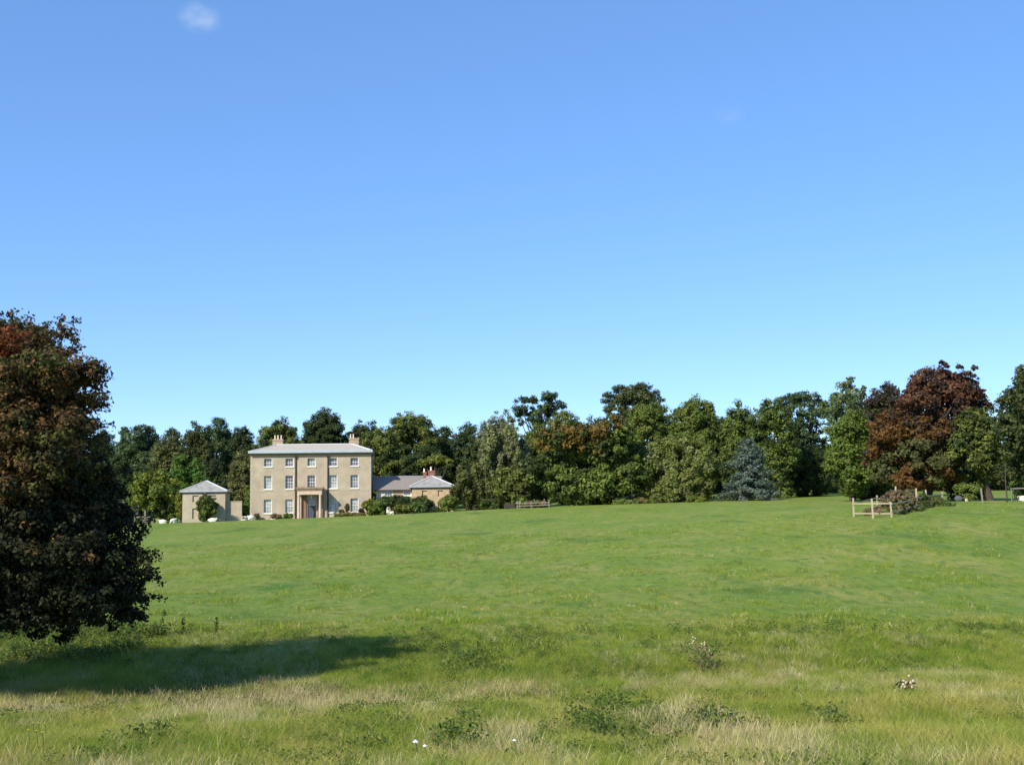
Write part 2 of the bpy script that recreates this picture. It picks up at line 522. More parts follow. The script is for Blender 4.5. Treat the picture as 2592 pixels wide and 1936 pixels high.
def crown_mesh(lobes, cr, leaf, rs, per=44, dens=1.0, inner=.4, droop=1.0, up=.35, rough=.18):
    """lobes: (centre, (rx, ry, rz), material index, material index 2, share of 2). Clumps of leaves over each lobe, thinner inside."""
    C, Nn, S, M = [], [], [], []
    for lob in lobes:
        c, r, mi = np.array(lob[0], float), np.array(lob[1], float), lob[2]
        mi2, sh2 = (lob[3], lob[4]) if len(lob) > 3 else (mi, 0)
        p_ = 1.6
        area = 4 * math.pi * (((r[0] * r[1]) ** p_ + (r[0] * r[2]) ** p_ + (r[1] * r[2]) ** p_) / 3) ** (1 / p_)
        cl = min(cr, float(max(r)) * .7)
        n = max(5, int(dens * 1.15 * area / (math.pi * cl * cl)))
        ni = int(n * inner)
        dirs = sphere_dirs(n + ni, rs)
        rad = np.concatenate([rs.uniform(1 - rough, 1 + rough * .55, n), rs.uniform(.25, .8, ni)])
        cc = c + dirs * r * rad[:, None]
        k = rs.uniform(.6, 1.3, n + ni) * cl
        cnt = np.maximum(6, (per * (k / cr) ** 2 * np.where(np.arange(n + ni) < n, 1, .55)).astype(int))
        ci = np.repeat(np.arange(n + ni), cnt)
        ld = sphere_dirs(len(ci), rs)
        rr = rs.rand(len(ci)) ** .45
        off = ld * (k[ci] * rr)[:, None]
        off[:, 2] *= .75 * droop
        if droop > 1.2: off[:, :2] *= .62
        C.append(cc[ci] + off)
        Nn.append(dirs[ci] * .45 + ld * .65 + np.array([0, 0, up]) + rs.normal(size=(len(ci), 3)) * .38)
        S.append(leaf * rs.uniform(.6, 1.35, len(ci)))
        mm = np.where(rs.rand(n + ni) < sh2, mi2, mi)
        M.append(mm[ci])
    C, Nn, S, M = np.concatenate(C), np.concatenate(Nn), np.concatenate(S), np.concatenate(M)
    return (*leaf_quads(C, Nn, S, rs), M)

def limb(mb, a, b, r0, r1, rnd, sag=.08, n=5, sides=7):
    a, b = Vector(a), Vector(b)
    ln = (b - a).length
    pts, rad = [], []
    o = Vector((rnd.uniform(-1, 1), rnd.uniform(-1, 1), rnd.uniform(-.2, .8))) * ln * sag
    for i in range(n + 1):
        t = i / n
        pts.append(a.lerp(b, t) + o * math.sin(math.pi * t))
        rad.append(r0 + (r1 - r0) * t)
    mb.tube(pts, rad, sides)

def auto_lobes(u0, u1, v0, v1, d, rnd, mi=0, mi2=None, sh=0, n=9, depth=None):
    """a broad crown filling the photograph box (u0..u1, v0..v1) at distance d"""
    mi2 = mi if mi2 is None else mi2
    m = d / F
    cu, cv = (u0 + u1) / 2, (v0 + v1) / 2
    ru, rv = (u1 - u0) / 2, (v1 - v0) / 2
    rd = depth or min(ru, rv * 1.2) * m * .9
    out_ = [(P(cu, cv + rv * .12, d), (ru * m * .74, rd * .8, rv * m * .80), mi, mi2, sh)]
    for i in range(n):
        a = math.pi * (-.12 + 1.24 * (i + .5 * rnd.random()) / n)
        q = rnd.uniform(.30, .44)
        dd = rnd.uniform(-.75, .35) * rd
        x, y = math.cos(a) * (1 - q), -math.sin(a) * (1 - q * .9)
        out_.append((P(cu + x * ru, cv + y * rv, d + dd), (ru * m * q * 1.05, ru * m * q, rv * m * q * .9), mi, mi2, sh))
    for i in range(max(3, n // 2)):
        q = rnd.uniform(.28, .40)
        out_.append((P(cu + rnd.uniform(-.6, .6) * ru, cv + rnd.uniform(-.3, .75) * rv, d - rd * rnd.uniform(.5, .8)), (ru * m * q, ru * m * q * .9, rv * m * q * .8), mi, mi2, sh))
    return out_

_seed = [100]
def tree(name, label, u, d, lobes, mats, cat="tree", group=None, leaf=.21, cr=.82, trunk=None, bark=None, per=50, dens=1.0, inner=.4, droop=1.0, limbs=6, rough=.18, up=.35):
    _seed[0] += 1
    rs = np.random.RandomState(_seed[0]); rnd = random.Random(_seed[0])
    base = ground(u, d)
    root = empty(name, base)
    tag(root, label, cat, group)
    bo = np.array(base)
    V, Q, M = crown_mesh(lobes, cr, leaf, rs, per, dens, inner, droop, up, rough)
    cobj = np_mesh("crown" if cat == "tree" else "foliage", V - bo, Q, [L[m] for m in mats], M, root)
    mb = MB()
    cen = Vector(lobes[0][0]) - base
    top = max((Vector(l_[0]) - base).z + l_[1][2] * .4 for l_ in lobes)
    r0 = trunk or max(.05, .028 * top + .06)
    fork = Vector((cen.x * .6, cen.y * .6, max(cen.z * .55, .2 * top)))
    mb.tube([(0, 0, -.4), (0, 0, 0), fork * .5 + Vector((.05, 0, 0)), fork], [r0 * 1.5, r0 * 1.15, r0 * .92, r0 * .75], 9)
    for l_ in lobes[:limbs + 1]:
        limb(mb, fork * rnd.uniform(.8, 1), Vector(l_[0]) - base, r0 * .5, r0 * .14, rnd)
    mb.build("trunk" if cat == "tree" else "stem", bark or BARK, root, smooth=True)
    return root

WG = "broadleaf trees of the wood behind the house"
def T(label, box, d, m1, m2=None, sh=.3, n=9, name="broadleaf_tree", base=None, **k):
    u0, u1, v0, v1 = box
    rnd = random.Random(hash(box) % 9999)
    mats = [m1] + ([m2] if m2 else [])
    lob = auto_lobes(u0, u1, v0, v1, d, rnd, 0, 1 if m2 else None, sh if m2 else 0, n)
    return tree(name, label, base if base is not None else (u0 + u1) / 2, d, lob, mats, **k)

def bush(label, box, d, m1, m2=None, sh=.3, n=6, name="shrub", **k):
    k.setdefault("leaf", .17); k.setdefault("cr", .5); k.setdefault("limbs", 4)
    return T(label, box, d, m1, m2, sh, n, name, cat="shrub", **k)

# wood behind, left to right
T("dark green tree just right of the foreground hawthorn's outline", (215, 312, 1088, 1330), 250, "dark", "darkblue", group=WG)
T("slender pointed dark tree rising behind the leftmost wood", (298, 330, 1070, 1300), 262, "darkblue", n=6, group=WG, leaf=.26)
T("broad blue green tree left of the small pavilion's roofline", (288, 428, 1076, 1335), 247, "bluegreen", "darkblue", .5, 11, group=WG)
T("brownish tree top peeping between two blue green crowns", (398, 478, 1083, 1300), 262, "brown_green", "dark", .4, group=WG)
T("dull olive tree in front of the wood above the bright green tree", (375, 478, 1112, 1300), 236, "olive2", "brown_green", .4, group=WG)
T("dark brown green tree directly behind the small pavilion", (452, 540, 1070, 1320), 242, "brown_green", "dark", .6, group=WG)
T("tall blue green tree left of the house's left chimney", (500, 600, 1058, 1320), 252, "bluegreen", "darkblue", .4, 11, group=WG)
T("dark spiky topped tree close to the left end of the house roof", (570, 655, 1082, 1320), 248, "dark", "darkblue", .4, group=WG, rough=.3)
T("deep shaded tree below the blue green crowns beside the hawthorn", (235, 345, 1155, 1330), 228, "dark", "darkblue", .5, group=WG)
T("dark tree filling the gap behind the garden wall", (480, 590, 1165, 1320), 232, "dark", group=WG)
T("grey green low tree between the garden wall and the house corner", (578, 648, 1135, 1312), 218, "brown_green", "olive2", .4, group=WG)
T("olive tree with spiky top behind the left chimney", (640, 772, 1060, 1290), 240, "olive", "dark", .5, 11, group=WG, rough=.3)
T("tall dark tree standing highest above the house roof", (752, 886, 1036, 1290), 248, "dark", "darkblue", .4, 12, group=WG, rough=.28)
T("row end dark tree behind the right chimney of the house", (862, 985, 1066, 1290), 256, "dark", "purple", .2, 10, group=WG, rough=.25)
T("olive green tree touching the right end of the house roof", (886, 1022, 1084, 1292), 224, "olive", "dark", .35, 10, group=WG)
T("yellow olive tree with highest top above the long slate roof", (968, 1112, 1042, 1250), 242, "olive", "dark", .3, 12, group=WG, rough=.25)
T("deep green tree in shadow behind the red brick chimneys", (1010, 1140, 1130, 1290), 222, "dark", "darkblue", .3, 10, group=WG)
T("dark flat topped tree right of the yellow olive tree", (1075, 1172, 1078, 1290), 252, "dark", "darkblue", .4, group=WG)
T("blue green tree with ragged spikes left of the birch", (1138, 1228, 1072, 1290), 246, "darkblue", "bluegreen", .4, group=WG, rough=.35)
# trees near the small pavilion
T("bright fresh green tree behind the small pavilion's left side", (425, 522, 1150, 1310), 214, "bright", "lime", .3, 9, name="ornamental_tree")
T("round yellow green tree with a bare trunk inside the timber tree guard", (322, 452, 1192, 1288), 203, "yellow", "green", .5, 9, name="ornamental_tree", base=367, leaf=.26)
bush("dark green rounded shrub left of the small pavilion", (385, 468, 1252, 1328), 204, "dark", "green", .4)
bush("yellow tinged upright shrub against the pavilion's left wall", (446, 468, 1240, 1320), 200, "yellow", "olive", .5)
bush("grey green shrub at the left end of the timber tree guard", (296, 345, 1255, 1332), 208, "palegrey", "dark", .5)
bush("low dark shrub under the trees at the far left of the field", (240, 300, 1262, 1345), 205, "dark", "bluegreen", .3)

# layered tree above the chimneys
m_ = 216 / F
lob = [(P(1098 + dx, 1165 + dv, 216), (rx * m_, rx * m_ * .8, 8 * m_), 0, 1, .3) for dx, dv, rx in ((0, 0, 26), (-24, 2, 14), (24, -4, 20), (38, 6, 14), (6, -6, 18))]
tree("layered_tree", "flat layered golden green tree reaching out over the red brick chimneys", 1110, 216, lob, ["olive", "yellow"], leaf=.22, cr=.7)

# middle group
def willow_lobes(u0, u1, v0, v1, d, n, rnd, mi=0, mi2=1, sh=.4):
    m = d / F; out_ = []
    cu, cv, ru, rv = (u0 + u1) / 2, (v0 + v1) / 2, (u1 - u0) / 2, (v1 - v0) / 2
    out_.append((P(cu, cv, d), (ru * m * .7, ru * m * .7, rv * m * .8), mi, mi2, sh))
    for i in range(n):
        x = rnd.uniform(-.85, .85); top = math.sqrt(1 - x * x * .85)
        y = rnd.uniform(-.75, .7) * top
        out_.append((P(cu + x * ru, cv + y * rv, d - rnd.uniform(0, .8) * ru * m), (ru * m * .20, ru * m * .2, rv * m * rnd.uniform(.22, .34)), mi, mi2, sh))
    return out_
rnd = random.Random(3)
tree("willow_tree", "pale weeping grey green willow right of the brick pavilion", 1270, 214, willow_lobes(1188, 1352, 1078, 1292, 214, 22, rnd), ["pale", "palegrey"], droop=1.7, leaf=.26, up=.1)
tree("willow_tree", "dull olive weeping bush tree overhanging the honey stone pavilion", 1195, 199, willow_lobes(1138, 1258, 1172, 1296, 199, 16, rnd), ["olive2", "brown_green"], droop=1.7, leaf=.22, cr=.8, up=.1)
tree("birch_tree", "thin spiky pale birch top against the sky left of the pine", 1268, 232, [(P(1262, 1120, 232), (3.6, 3.4, 5.2), 0, 1, .4), (P(1240, 1085, 232), (.9, 1, 2.6), 0, 1, .4), (P(1268, 1080, 232), (1.0, 1, 2.6), 0, 1, .4), (P(1290, 1074, 232), (1.5, 1.4, 3), 1, 0, .4), (P(1222, 1098, 232), (1.2, 1.2, 2), 0, 1, .4)], ["palegrey", "pale"], leaf=.2, cr=.7, dens=.75, inner=.2, rough=.5, bark=PALEBARK)

def open_crown(blobs, d, rnd, mi=0, mi2=1, sh=.4):
    m = d / F
    return [(P(u, v, d + rnd.uniform(-2.5, 2.5)), (ru * m, ru * m * .9, rv * m), mi, mi2, sh) for u, v, ru, rv in blobs]
rnd = random.Random(4)
tree("pine_tree", "tall open crowned pine standing above the willow", 1372, 240, open_crown([
    (1372, 1035, 22, 12), (1322, 1014, 18, 8), (1312, 1032, 14, 7), (1345, 1012, 17, 8), (1390, 1004, 20, 9), (1402, 1026, 20, 11), (1425, 1024, 9, 8), (1334, 1040, 22, 12), (1310, 1052, 11, 6),
    (1352, 1056, 22, 12), (1395, 1044, 18, 10), (1320, 1068, 11, 7), (1385, 1012, 15, 9), (1380, 1075, 30, 16)], 240, rnd), ["darkblue", "bluegreen"], leaf=.22, cr=.75, inner=.2, limbs=14, trunk=.4)
tree("pine_tree", "tallest open crowned tree behind the two lime trees", 1598, 240, open_crown([
    (1598, 1005, 42, 17), (1545, 1000, 17, 8), (1530, 1014, 12, 5), (1565, 984, 17, 9), (1590, 982, 17, 8), (1612, 976, 17, 8), (1635, 984, 15, 8), (1655, 998, 17, 8), (1668, 1010, 12, 6), (1540, 1036, 14, 8),
    (1570, 1020, 26, 13), (1630, 1010, 30, 15), (1645, 976, 6, 7), (1575, 1045, 36, 18), (1640, 1035, 30, 18)], 240, rnd), ["dark", "brown_green"], leaf=.22, cr=.8, inner=.25, limbs=15, trunk=.45)
T("pale green rounded tree tucked right of the open pine", (1372, 1480, 1040, 1230), 226, "pale", "olive", .4, 9)
T("thin leaved grey tree with bare twigs left of the orange topped tree", (1472, 1548, 1046, 1200), 236, "palegrey", "brown_green", .4, 7, dens=.6, inner=.15, leaf=.2, cr=.8, rough=.35, name="birch_tree")
T("mottled olive tree filling the gap behind the willow", (1318, 1420, 1070, 1290), 222, "olive", "green", .4, 9)
# orange-topped tree
m_ = 194 / F
lob = auto_lobes(1352, 1640, 1092, 1290, 194, random.Random(8), 0, 1, .35, 13)
for (u_, v_, a_, b_, mi_) in ((1400, 1105, 34, 24, 2), (1450, 1090, 36, 24, 2), (1500, 1105, 34, 28, 2), (1392, 1120, 26, 16, 2), (1550, 1080, 34, 24, 2), (1520, 1135, 26, 20, 2), (1575, 1095, 30, 22, 0), (1350, 1175, 24, 20, 1), (1460, 1120, 30, 18, 2)):
    lob.append((P(u_, v_, 194 - 7.2), (a_ * m_, a_ * m_ * .7, b_ * m_), mi_, 1, .25))
tree("chestnut_tree", "wide spreading tree with orange turning top and dark green skirt", 1500, 194, lob, ["green", "dark", "orange"], leaf=.28, cr=1.0)
T("rounded olive bush tree left of the orange topped tree", (1245, 1348, 1180, 1290), 196, "olive", "brown_green", .35, 8, leaf=.24, cr=.85)
T("tall round green lime left of a pair of limes", (1572, 1722, 1014, 1285), 212, "green", "olive", .35, 12, name="lime_tree")
T("tall green lime with dark right side at the deep gap", (1688, 1832, 1002, 1285), 214, "green", "olive", .35, 12, name="lime_tree")
T("pale olive spreading tree in front of the two limes", (1618, 1815, 1108, 1245), 194, "pale", "olive", .5, 12)
bush("low dull olive bushes below the pale spreading tree", (1650, 1800, 1195, 1282), 190, "olive2", "olive", .5, 8, leaf=.22, cr=.8)
T("shaded dark tree deep in the gap right of the limes", (1785, 1865, 1060, 1285), 226, "dark", "darkblue", .3)
T("lumpy green tree right of the deep gap behind the blue conifer", (1822, 1915, 1018, 1280), 208, "green", "dark", .3, 10, name="lime_tree")
T("full green tree right behind the blue conifer", (1888, 2020, 1011, 1280), 206, "green", "dark", .35, 12, name="lime_tree")
tree("ash_tree", "airy blue green tree with sky gaps beside the pointed poplar", 2030, 222, open_crown([
    (2030, 1050, 40, 34), (1998, 1015, 26, 14), (2030, 1002, 26, 10), (2058, 1010, 22, 12), (1985, 1035, 24, 14), (2070, 1038, 22, 16), (2040, 1090, 44, 30), (2060, 1130, 36, 20), (2010, 1110, 36, 26), (2085, 1030, 12, 12)], 222, rnd), ["bluegreen", "darkblue"], leaf=.24, cr=.85, inner=.25)
T("deep green shaded tree under the airy ash", (1975, 2110, 1130, 1280), 214, "dark", "darkblue", .4, 10)
tree("poplar_tree", "pale pointed poplar spire rising behind the bright lime", 2148, 205, open_crown([
    (2148, 1060, 46, 56), (2146, 985, 22, 18), (2150, 965, 11, 10), (2124, 1010, 24, 14), (2168, 1000, 22, 14), (2186, 984, 7, 6), (2105, 1035, 26, 18), (2182, 1030, 24, 18), (2088, 1060, 14, 30), (2138, 1030, 32, 26)], 205, rnd, 0, 1, .35), ["bluegreen", "pale"], leaf=.22, cr=.8, inner=.3, rough=.35)
T("bright green lime in front of the poplar, left of the copper tree", (2094, 2222, 1042, 1268), 166, "lime", "green", .45, 12, name="lime_tree")
T("small green tree under the copper tree's left edge", (2150, 2260, 1160, 1272), 172, "dark", "green", .35, 8)
T("dark purple tree behind the copper tree's left shoulder", (2176, 2315, 970, 1230), 190, "purple", "brown_green", .35, 11, name="copper_tree")

for k in range(22):
    uu = 1150 + k * 105 if k < 15 else -660 + (k - 15) * 125
    T("dark tree deep in the shaded wood behind the front trees", (uu, uu + 150, 1110 + (k * 37) % 40, 1285 if k < 15 else 1350), 246 + (k * 13) % 17, "dark", "brown_green", .3, 8, group="trees deep in the shaded wood", leaf=.3, cr=1.1)

# blue conifer: drooping tiers
def conifer(label, u, d, v_top, v_bot, half, mats):
    rs = np.random.RandomState(77); rnd = random.Random(77)
    base = ground(u, d); root = empty("blue_conifer", base); tag(root, label, "tree")
    m = d / F
    top = P(u - 8, v_top, d)[2] - base.z
    mb = MB(); mb.tube([(0, 0, -.4), (0, 0, top * .5), (.1, 0, top)], [.35, .2, .03], 9)
    C, Nn, S, M = [], [], [], []
    for t in range(20):
        f = (t + .5) / 20
        z = top * (.05 + .95 * f); rr = half * m * ((1 - f) ** .62) * rnd.uniform(.72, 1.1) + .25
        nb = int(6 + 9 * (1 - f))
        for b in range(nb):
            a = 2 * math.pi * (b + rnd.random()) / nb
            ln = rr * rnd.uniform(.45, 1.2)
            tip = np.array([math.cos(a) * ln, math.sin(a) * ln, z - ln * .10 + rnd.uniform(-.5, .8)])
            st = np.array([0, 0, z])
            mb.tube([st, (st + tip) / 2 + np.array([0, 0, .1]), tip], [.05, .035, .012], 5)
            k = int(16 + 26 * ln)
            q = rs.rand(k) ** .7
            c = st + (tip - st) * q[:, None] + rs.normal(size=(k, 3)) * np.array([.26, .26, .16])
            C.append(c); Nn.append(np.tile([math.cos(a) * .5, math.sin(a) * .5, .8], (k, 1)) + rs.normal(size=(k, 3)) * .5)
            S.append(rs.uniform(.13, .30, k)); M.append((rs.rand(k) < .08).astype(int))
    C, Nn, S, M = map(np.concatenate, (C, Nn, S, M))
    V, Q = leaf_quads(C, Nn, S, rs, .38)
    np_mesh("crown", V, Q, [L[x] for x in mats], M, root)
    mb.build("trunk", BARK, root, smooth=True)
conifer("broad blue grey conifer standing at the edge of the field", 1900, 188, 1112, 1275, 76, ["spruce", "darkblue"])

# copper tree
m_ = 152 / F
cl = [(2385, 1020, 95, 90, 0), (2392, 985, 62, 38, 0), (2345, 985, 50, 36, 0), (2432, 1000, 46, 40, 0), (2318, 1020, 48, 34, 0), (2460, 1030, 46, 40, 0), (2385, 953, 36, 16, 0), (2425, 966, 30, 18, 0), (2460, 990, 20, 26, 0),
      (2280, 1100, 72, 54, 1), (2240, 1085, 44, 36, 1), (2320, 1075, 56, 30, 1), (2235, 1125, 38, 40, 1), (2360, 1090, 56, 34, 1), (2300, 1150, 74, 52, 2), (2260, 1190, 54, 36, 2), (2340, 1195, 64, 34, 2), (2400, 1150, 52, 60, 2), (2385, 1215, 42, 16, 1), (2310, 1218, 44, 16, 1), (2215, 1155, 28, 26, 0)]
rnd = random.Random(6)
lob = [(P(u_, v_, 152 + (rnd.uniform(-4, 1) if mi_ else rnd.uniform(-1, 4))), (a_ * m_, a_ * m_ * .85, b_ * m_), mi_, 3 if mi_ != 2 else 1, .18 if mi_ == 0 else .30) for u_, v_, a_, b_, mi_ in cl]
for u_, v_ in ((2385, 918), (2398, 924), (2428, 928), (2450, 945), (2468, 930), (2464, 950), (2486, 990)):
    lob.append((P(u_, v_, 152), (.36, .36, .26), 0, 3, .4))
tree("copper_tree", "big copper brown tree glowing orange on its lower left side", 2345, 152, lob, ["copper", "rust", "brown_green", "purple"], leaf=.24, cr=.85, rough=.22, limbs=20)
T("olive green tree right of the copper tree with a dark trunk", (2400, 2535, 1032, 1232), 150, "olive", "dark", .45, 12, base=2508, trunk=.42)
T("large dark green tree at the right edge of the photo", (2522, 2740, 936, 1250), 138, "dark", "brown_green", .3, 13, base=2640)
tree("birch_tree", "pale thin twigs high at the right edge above the dark tree", 2600, 150, [(P(2586, 945, 150), (.7, .7, 1.0), 0), (P(2592, 958, 150), (.8, .8, .9), 0), (P(2600, 1000, 150), (1.2, 1.2, 2.5), 0)], ["palegrey"], leaf=.16, cr=.4, dens=.7, inner=.1)
T("blue green low tree behind the timber hurdle at the right edge", (2560, 2660, 1190, 1268), 142, "bluegreen", "green", .4, 8)
T("shaded tree behind the boulder under the olive tree", (2390, 2500, 1180, 1275), 160, "dark", "darkblue", .3, 8)
bush("sunlit low shrub above the grey boulder", (2415, 2482, 1227, 1248), 139, "green", "olive", .4)
bush("small green shrub beside the white sheep under the trees", (2440, 2468, 1250, 1268), 137, "olive", "green", .4)
for lb, bx, dd, a, b in (("low green shrub at the foot of the chestnut's dark skirt", (1548, 1600, 1264, 1288), 187, "green", "olive"),
                       ("pale low shrub between chestnut and limes on the field edge", (1600, 1645, 1262, 1284), 187, "olive2", "straw"),
                       ("small rounded olive shrub left of the blue conifer's gap", (1736, 1785, 1256, 1280), 185, "yellow", "green"),
                       ("short bush under the limes on the field edge", (1645, 1670, 1257, 1282), 186, "olive", "green"),
                       ("dark low shrub below the willow on the field edge", (1215, 1262, 1262, 1294), 190, "dark", "green"),
                       ("green bush at the honey stone pavilion's right corner", (1112, 1160, 1255, 1295), 194, "olive", "green")):
    bush(lb, bx, dd, a, b)

# ------------------------------------------------------------------ the house
HD = 200.0
K = 0.01085                                   # metres per measuring unit on the facade
E = P(787.3, 1148, HD)                        # under the eaves, centre of the facade
HB = -11.2                                    # foot of the wall, below the eaves
YAW = R(5)                                    # the buildings are turned a little to the left
house = empty("country_house", (E[0], HD, E[2] + HB), YAW)
tag(house, "three storey five bay Georgian country house with columned porch and hipped roof", "house")
def hx(zx): return (zx - 1151) * K
def hz(dz): return -HB - dz * K               # height above the foot for a drop of dz below the eaves
W2, DEP = 10.05, 9.5
top_z = -HB
WW = 125 * K / 2
rows = [(72, 200), (337, 545), (702, 915)]
cols = [(490, 495), (818, 822), (1160, 1160), (1500, 1496), (1822, 1822)]
wins = []
for ri, (a, b) in enumerate(rows):
    for ci in range(5):
        if ri == 2 and ci == 2: continue
        wins.append((hx(cols[ci][1]) - WW, hx(cols[ci][1]) + WW, hz(b), hz(a), ri, ci))
door_o = (hx(1106), hx(1228), 0.35, hz(665))
def pierced_wall(mb, x0, x1, z0, z1, y, holes, depth=.42):
    xs = sorted({x0, x1, *[h for o in holes for h in o[:2]]}); zs = sorted({z0, z1, *[h for o in holes for h in o[2:4]]})
    for i in range(len(xs) - 1):
        for j in range(len(zs) - 1):
            cx, cz = (xs[i] + xs[i + 1]) / 2, (zs[j] + zs[j + 1]) / 2
            if any(o[0] < cx < o[1] and o[2] < cz < o[3] for o in holes): continue
            mb.add([(xs[i], y, zs[j]), (xs[i + 1], y, zs[j]), (xs[i + 1], y, zs[j + 1]), (xs[i], y, zs[j + 1])], [(0, 1, 2, 3)])
    for a, b, c, d in [o[:4] for o in holes]:
        yb = y + depth
        for q in (((a, y, c), (a, y, d), (a, yb, d), (a, yb, c)), ((b, y, d), (b, y, c), (b, yb, c), (b, yb, d)), ((a, y, d), (b, y, d), (b, yb, d), (a, yb, d)), ((b, y, c), (a, y, c), (a, yb, c), (b, yb, c))):
            mb.add(q, [(0, 1, 2, 3)])
mb = MB()
pierced_wall(mb, -W2, W2, 0, top_z, 0, [w_[:4] for w_ in wins] + [door_o])
for q in (((W2, 0, 0), (W2, DEP, 0), (W2, DEP, top_z), (W2, 0, top_z)), ((-W2, DEP, 0), (-W2, 0, 0), (-W2, 0, top_z), (-W2, DEP, top_z)), ((W2, DEP, 0), (-W2, DEP, 0), (-W2, DEP, top_z), (W2, DEP, top_z))):
    mb.add(q, [(0, 1, 2, 3)])
mb.build("wall", STONE, house)
mb = MB(); mb.box(-W2 - .03, W2 + .03, -.035, -.002, hz(580), hz(570)); mb.build("string_course", STONE2, house)
for sx in (-1, 1):                            # paler dressed corners
    mb = MB()
    for k in range(15):
        wq = .42 if k % 2 else .26
        z0 = top_z - .9 - k * .68
        mb.box(min(sx * W2, sx * (W2 - wq)) - (.012 if sx < 0 else 0), max(sx * W2, sx * (W2 - wq)) + (.012 if sx > 0 else 0), -.022, -.003, z0 - .66, z0)
    mb.build("corner_stonework", STONE2, house)

def make_window(parent, x0, x1, z0, z1, y, nx_, nz_, gm, rec=.34, sill=True, lin=.065):
    """white sash window set back in its opening"""
    mb = MB()
    yf, yb = y + .012, y + rec + .06
    mb.box(x0 + .002, x0 + lin * .5, yf + .22 * rec / .34, yb, z0 + .002, z1 - .002); mb.box(x1 - lin * 1.7, x1 - .002, yf, yb, z0 + .002, z1 - .002)  # left lining thin and cut back, right one full: sun and shade shaped in
    mb.box(x0 + lin * .5 + .001, x1 - lin * 1.7 - .001, yf + .22 * rec / .34, yb, z1 - lin, z1 - .002); mb.box(x0 + lin * .5 + .001, x1 - lin * 1.7 - .001, yf, yb, z0 + .002, z0 + lin * 1.6)  # top lining cut back as if shaded, bottom one full as if sunlit
    a0, a1, c0, c1 = x0 + lin * .5, x1 - lin * 1.7, z0 + lin * 1.6, z1 - lin
    for i in range(1, nx_):
        xx = a0 + (a1 - a0) * i / nx_
        mb.box(xx - .020, xx + .020, y + rec - .015, y + rec + .015, c0, c1)
    for j in range(1, nz_):
        zz = c0 + (c1 - c0) * j / nz_
        h_ = .036 if j == nz_ // 2 else .020
        mb.box(a0, a1, y + rec - .011, y + rec + .012, zz - h_, zz + h_)
    f = mb.build("window", WHITE, parent)
    mb = MB(); mb.box(a0 - .01, a1 + .01, y + rec + .016, y + rec + .026, c0 - .01, c1 + .01); mb.build("pane", gm, f)
    if sill:
        mb = MB(); mb.box(x0 - .10, x1 + .10, y - .12, y - .002, z0 - .13, z0 - .002); mb.build("sill", WHITE, f)
    return f
for a, b, c, d, ri, ci in wins:
    make_window(house, a, b, c, d, 0, 3, 2 if ri == 0 else 4, GLASSD if (ri, ci) in ((0, 4), (1, 1), (1, 2), (0, 1), (0, 3)) else (GLASSP if ri == 2 or (ri, ci) in ((1, 0), (1, 3)) else GLASS))

# cornice and roof
OH = .80
def ring_box(mb, x0, x1, y0, y1, z0, z1): mb.box(x0, x1, y0, y1, z0, z1)
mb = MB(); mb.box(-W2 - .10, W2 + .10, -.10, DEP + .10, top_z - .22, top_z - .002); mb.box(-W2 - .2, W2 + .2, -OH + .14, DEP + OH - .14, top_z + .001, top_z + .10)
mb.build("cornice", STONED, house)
mb = MB(); mb.box(-W2 - .3, W2 + .3, -OH, DEP + OH, top_z + .103, top_z + .42)
mb.build("gutter", LEAD, house)
zr = top_z + 1.74
RX0, RX1, RY = -6.1, 6.8, 3.3
ev = top_z + .425
mb = MB()
X0, X1, Y0, Y1 = -W2 - .27, W2 + .27, -.55, DEP + .55
A = [(X0, Y0, ev), (X1, Y0, ev), (X1, Y1, ev), (X0, Y1, ev), (RX0, RY, zr), (RX1, RY, zr), (RX1, DEP - RY, zr), (RX0, DEP - RY, zr)]
mb.add(A, [(0, 1, 5, 4), (1, 2, 6, 5), (2, 3, 7, 6), (3, 0, 4, 7), (4, 5, 6, 7)])
roof = mb.build("roof", SLATE, house)
mb = MB()
up_ = lambda p, h=.05: (p[0], p[1], p[2] + h)
mb.beam(up_(A[4]), up_(A[5]), .30, .12)
for i, j in ((0, 4), (1, 5)): mb.beam(up_(A[i], .04), up_(A[j], .04), .26, .11)
mb.build("ridge_capping", LEADW, roof)
mb = MB()
mb.box(X0 + .35, X1 - .35, Y0 - .003, Y0 + .35, ev + .004, ev + .17)
mb.build("lead_flashing", LEAD, roof)
def chimney(parent, x0, x1, y0, y1, z0, z1, pots, m, pm, ph=.75, pr=.13):
    mb = MB(); mb.box(x0, x1, y0, y1, z0, z1 - .26); mb.box(x0 - .08, x1 + .08, y0 - .08, y1 + .08, z1 - .258, z1)
    c = mb.build("chimney", m, parent)
    for px in pots:
        q = MB(); yc = (y0 + y1) / 2
        q.lathe(px, yc, [(pr * 1.15, z1 + .002), (pr * .9, z1 + ph * .5), (pr * .85, z1 + ph * .85), (pr * 1.1, z1 + ph * .9), (pr * 1.1, z1 + ph), (pr * .7, z1 + ph), (pr * .7, z1 + ph * .8)], 12)
        q.build("chimney_pot", pm, c, smooth=False)
    return c
chimney(house, hx(520), hx(680), 3.7, 5.6, top_z + .9, top_z + 2.72, [hx(550), hx(598), hx(648)], BRICKY, POT)
chimney(house, hx(1722), hx(1872), 3.7, 5.6, top_z + .9, top_z + 2.80, [hx(1742), hx(1785)], BRICKY, POT)
for px, sgn in ((918, 1), (1412, 1)):
    mb = MB(); x = hx(px)
    mb.tube([(x, -.10, .3), (x, -.10, top_z - .75)], .12, 8)
    mb.box(x - .19, x + .19, -.30, -.285 + .28, top_z - .72, top_z - .345)
    for zz in (2.5, 5.2, 8.0): mb.box(x - .13, x + .13, -.19, -.004, zz, zz + .06)
    mb.build("downpipe", IRON, house)

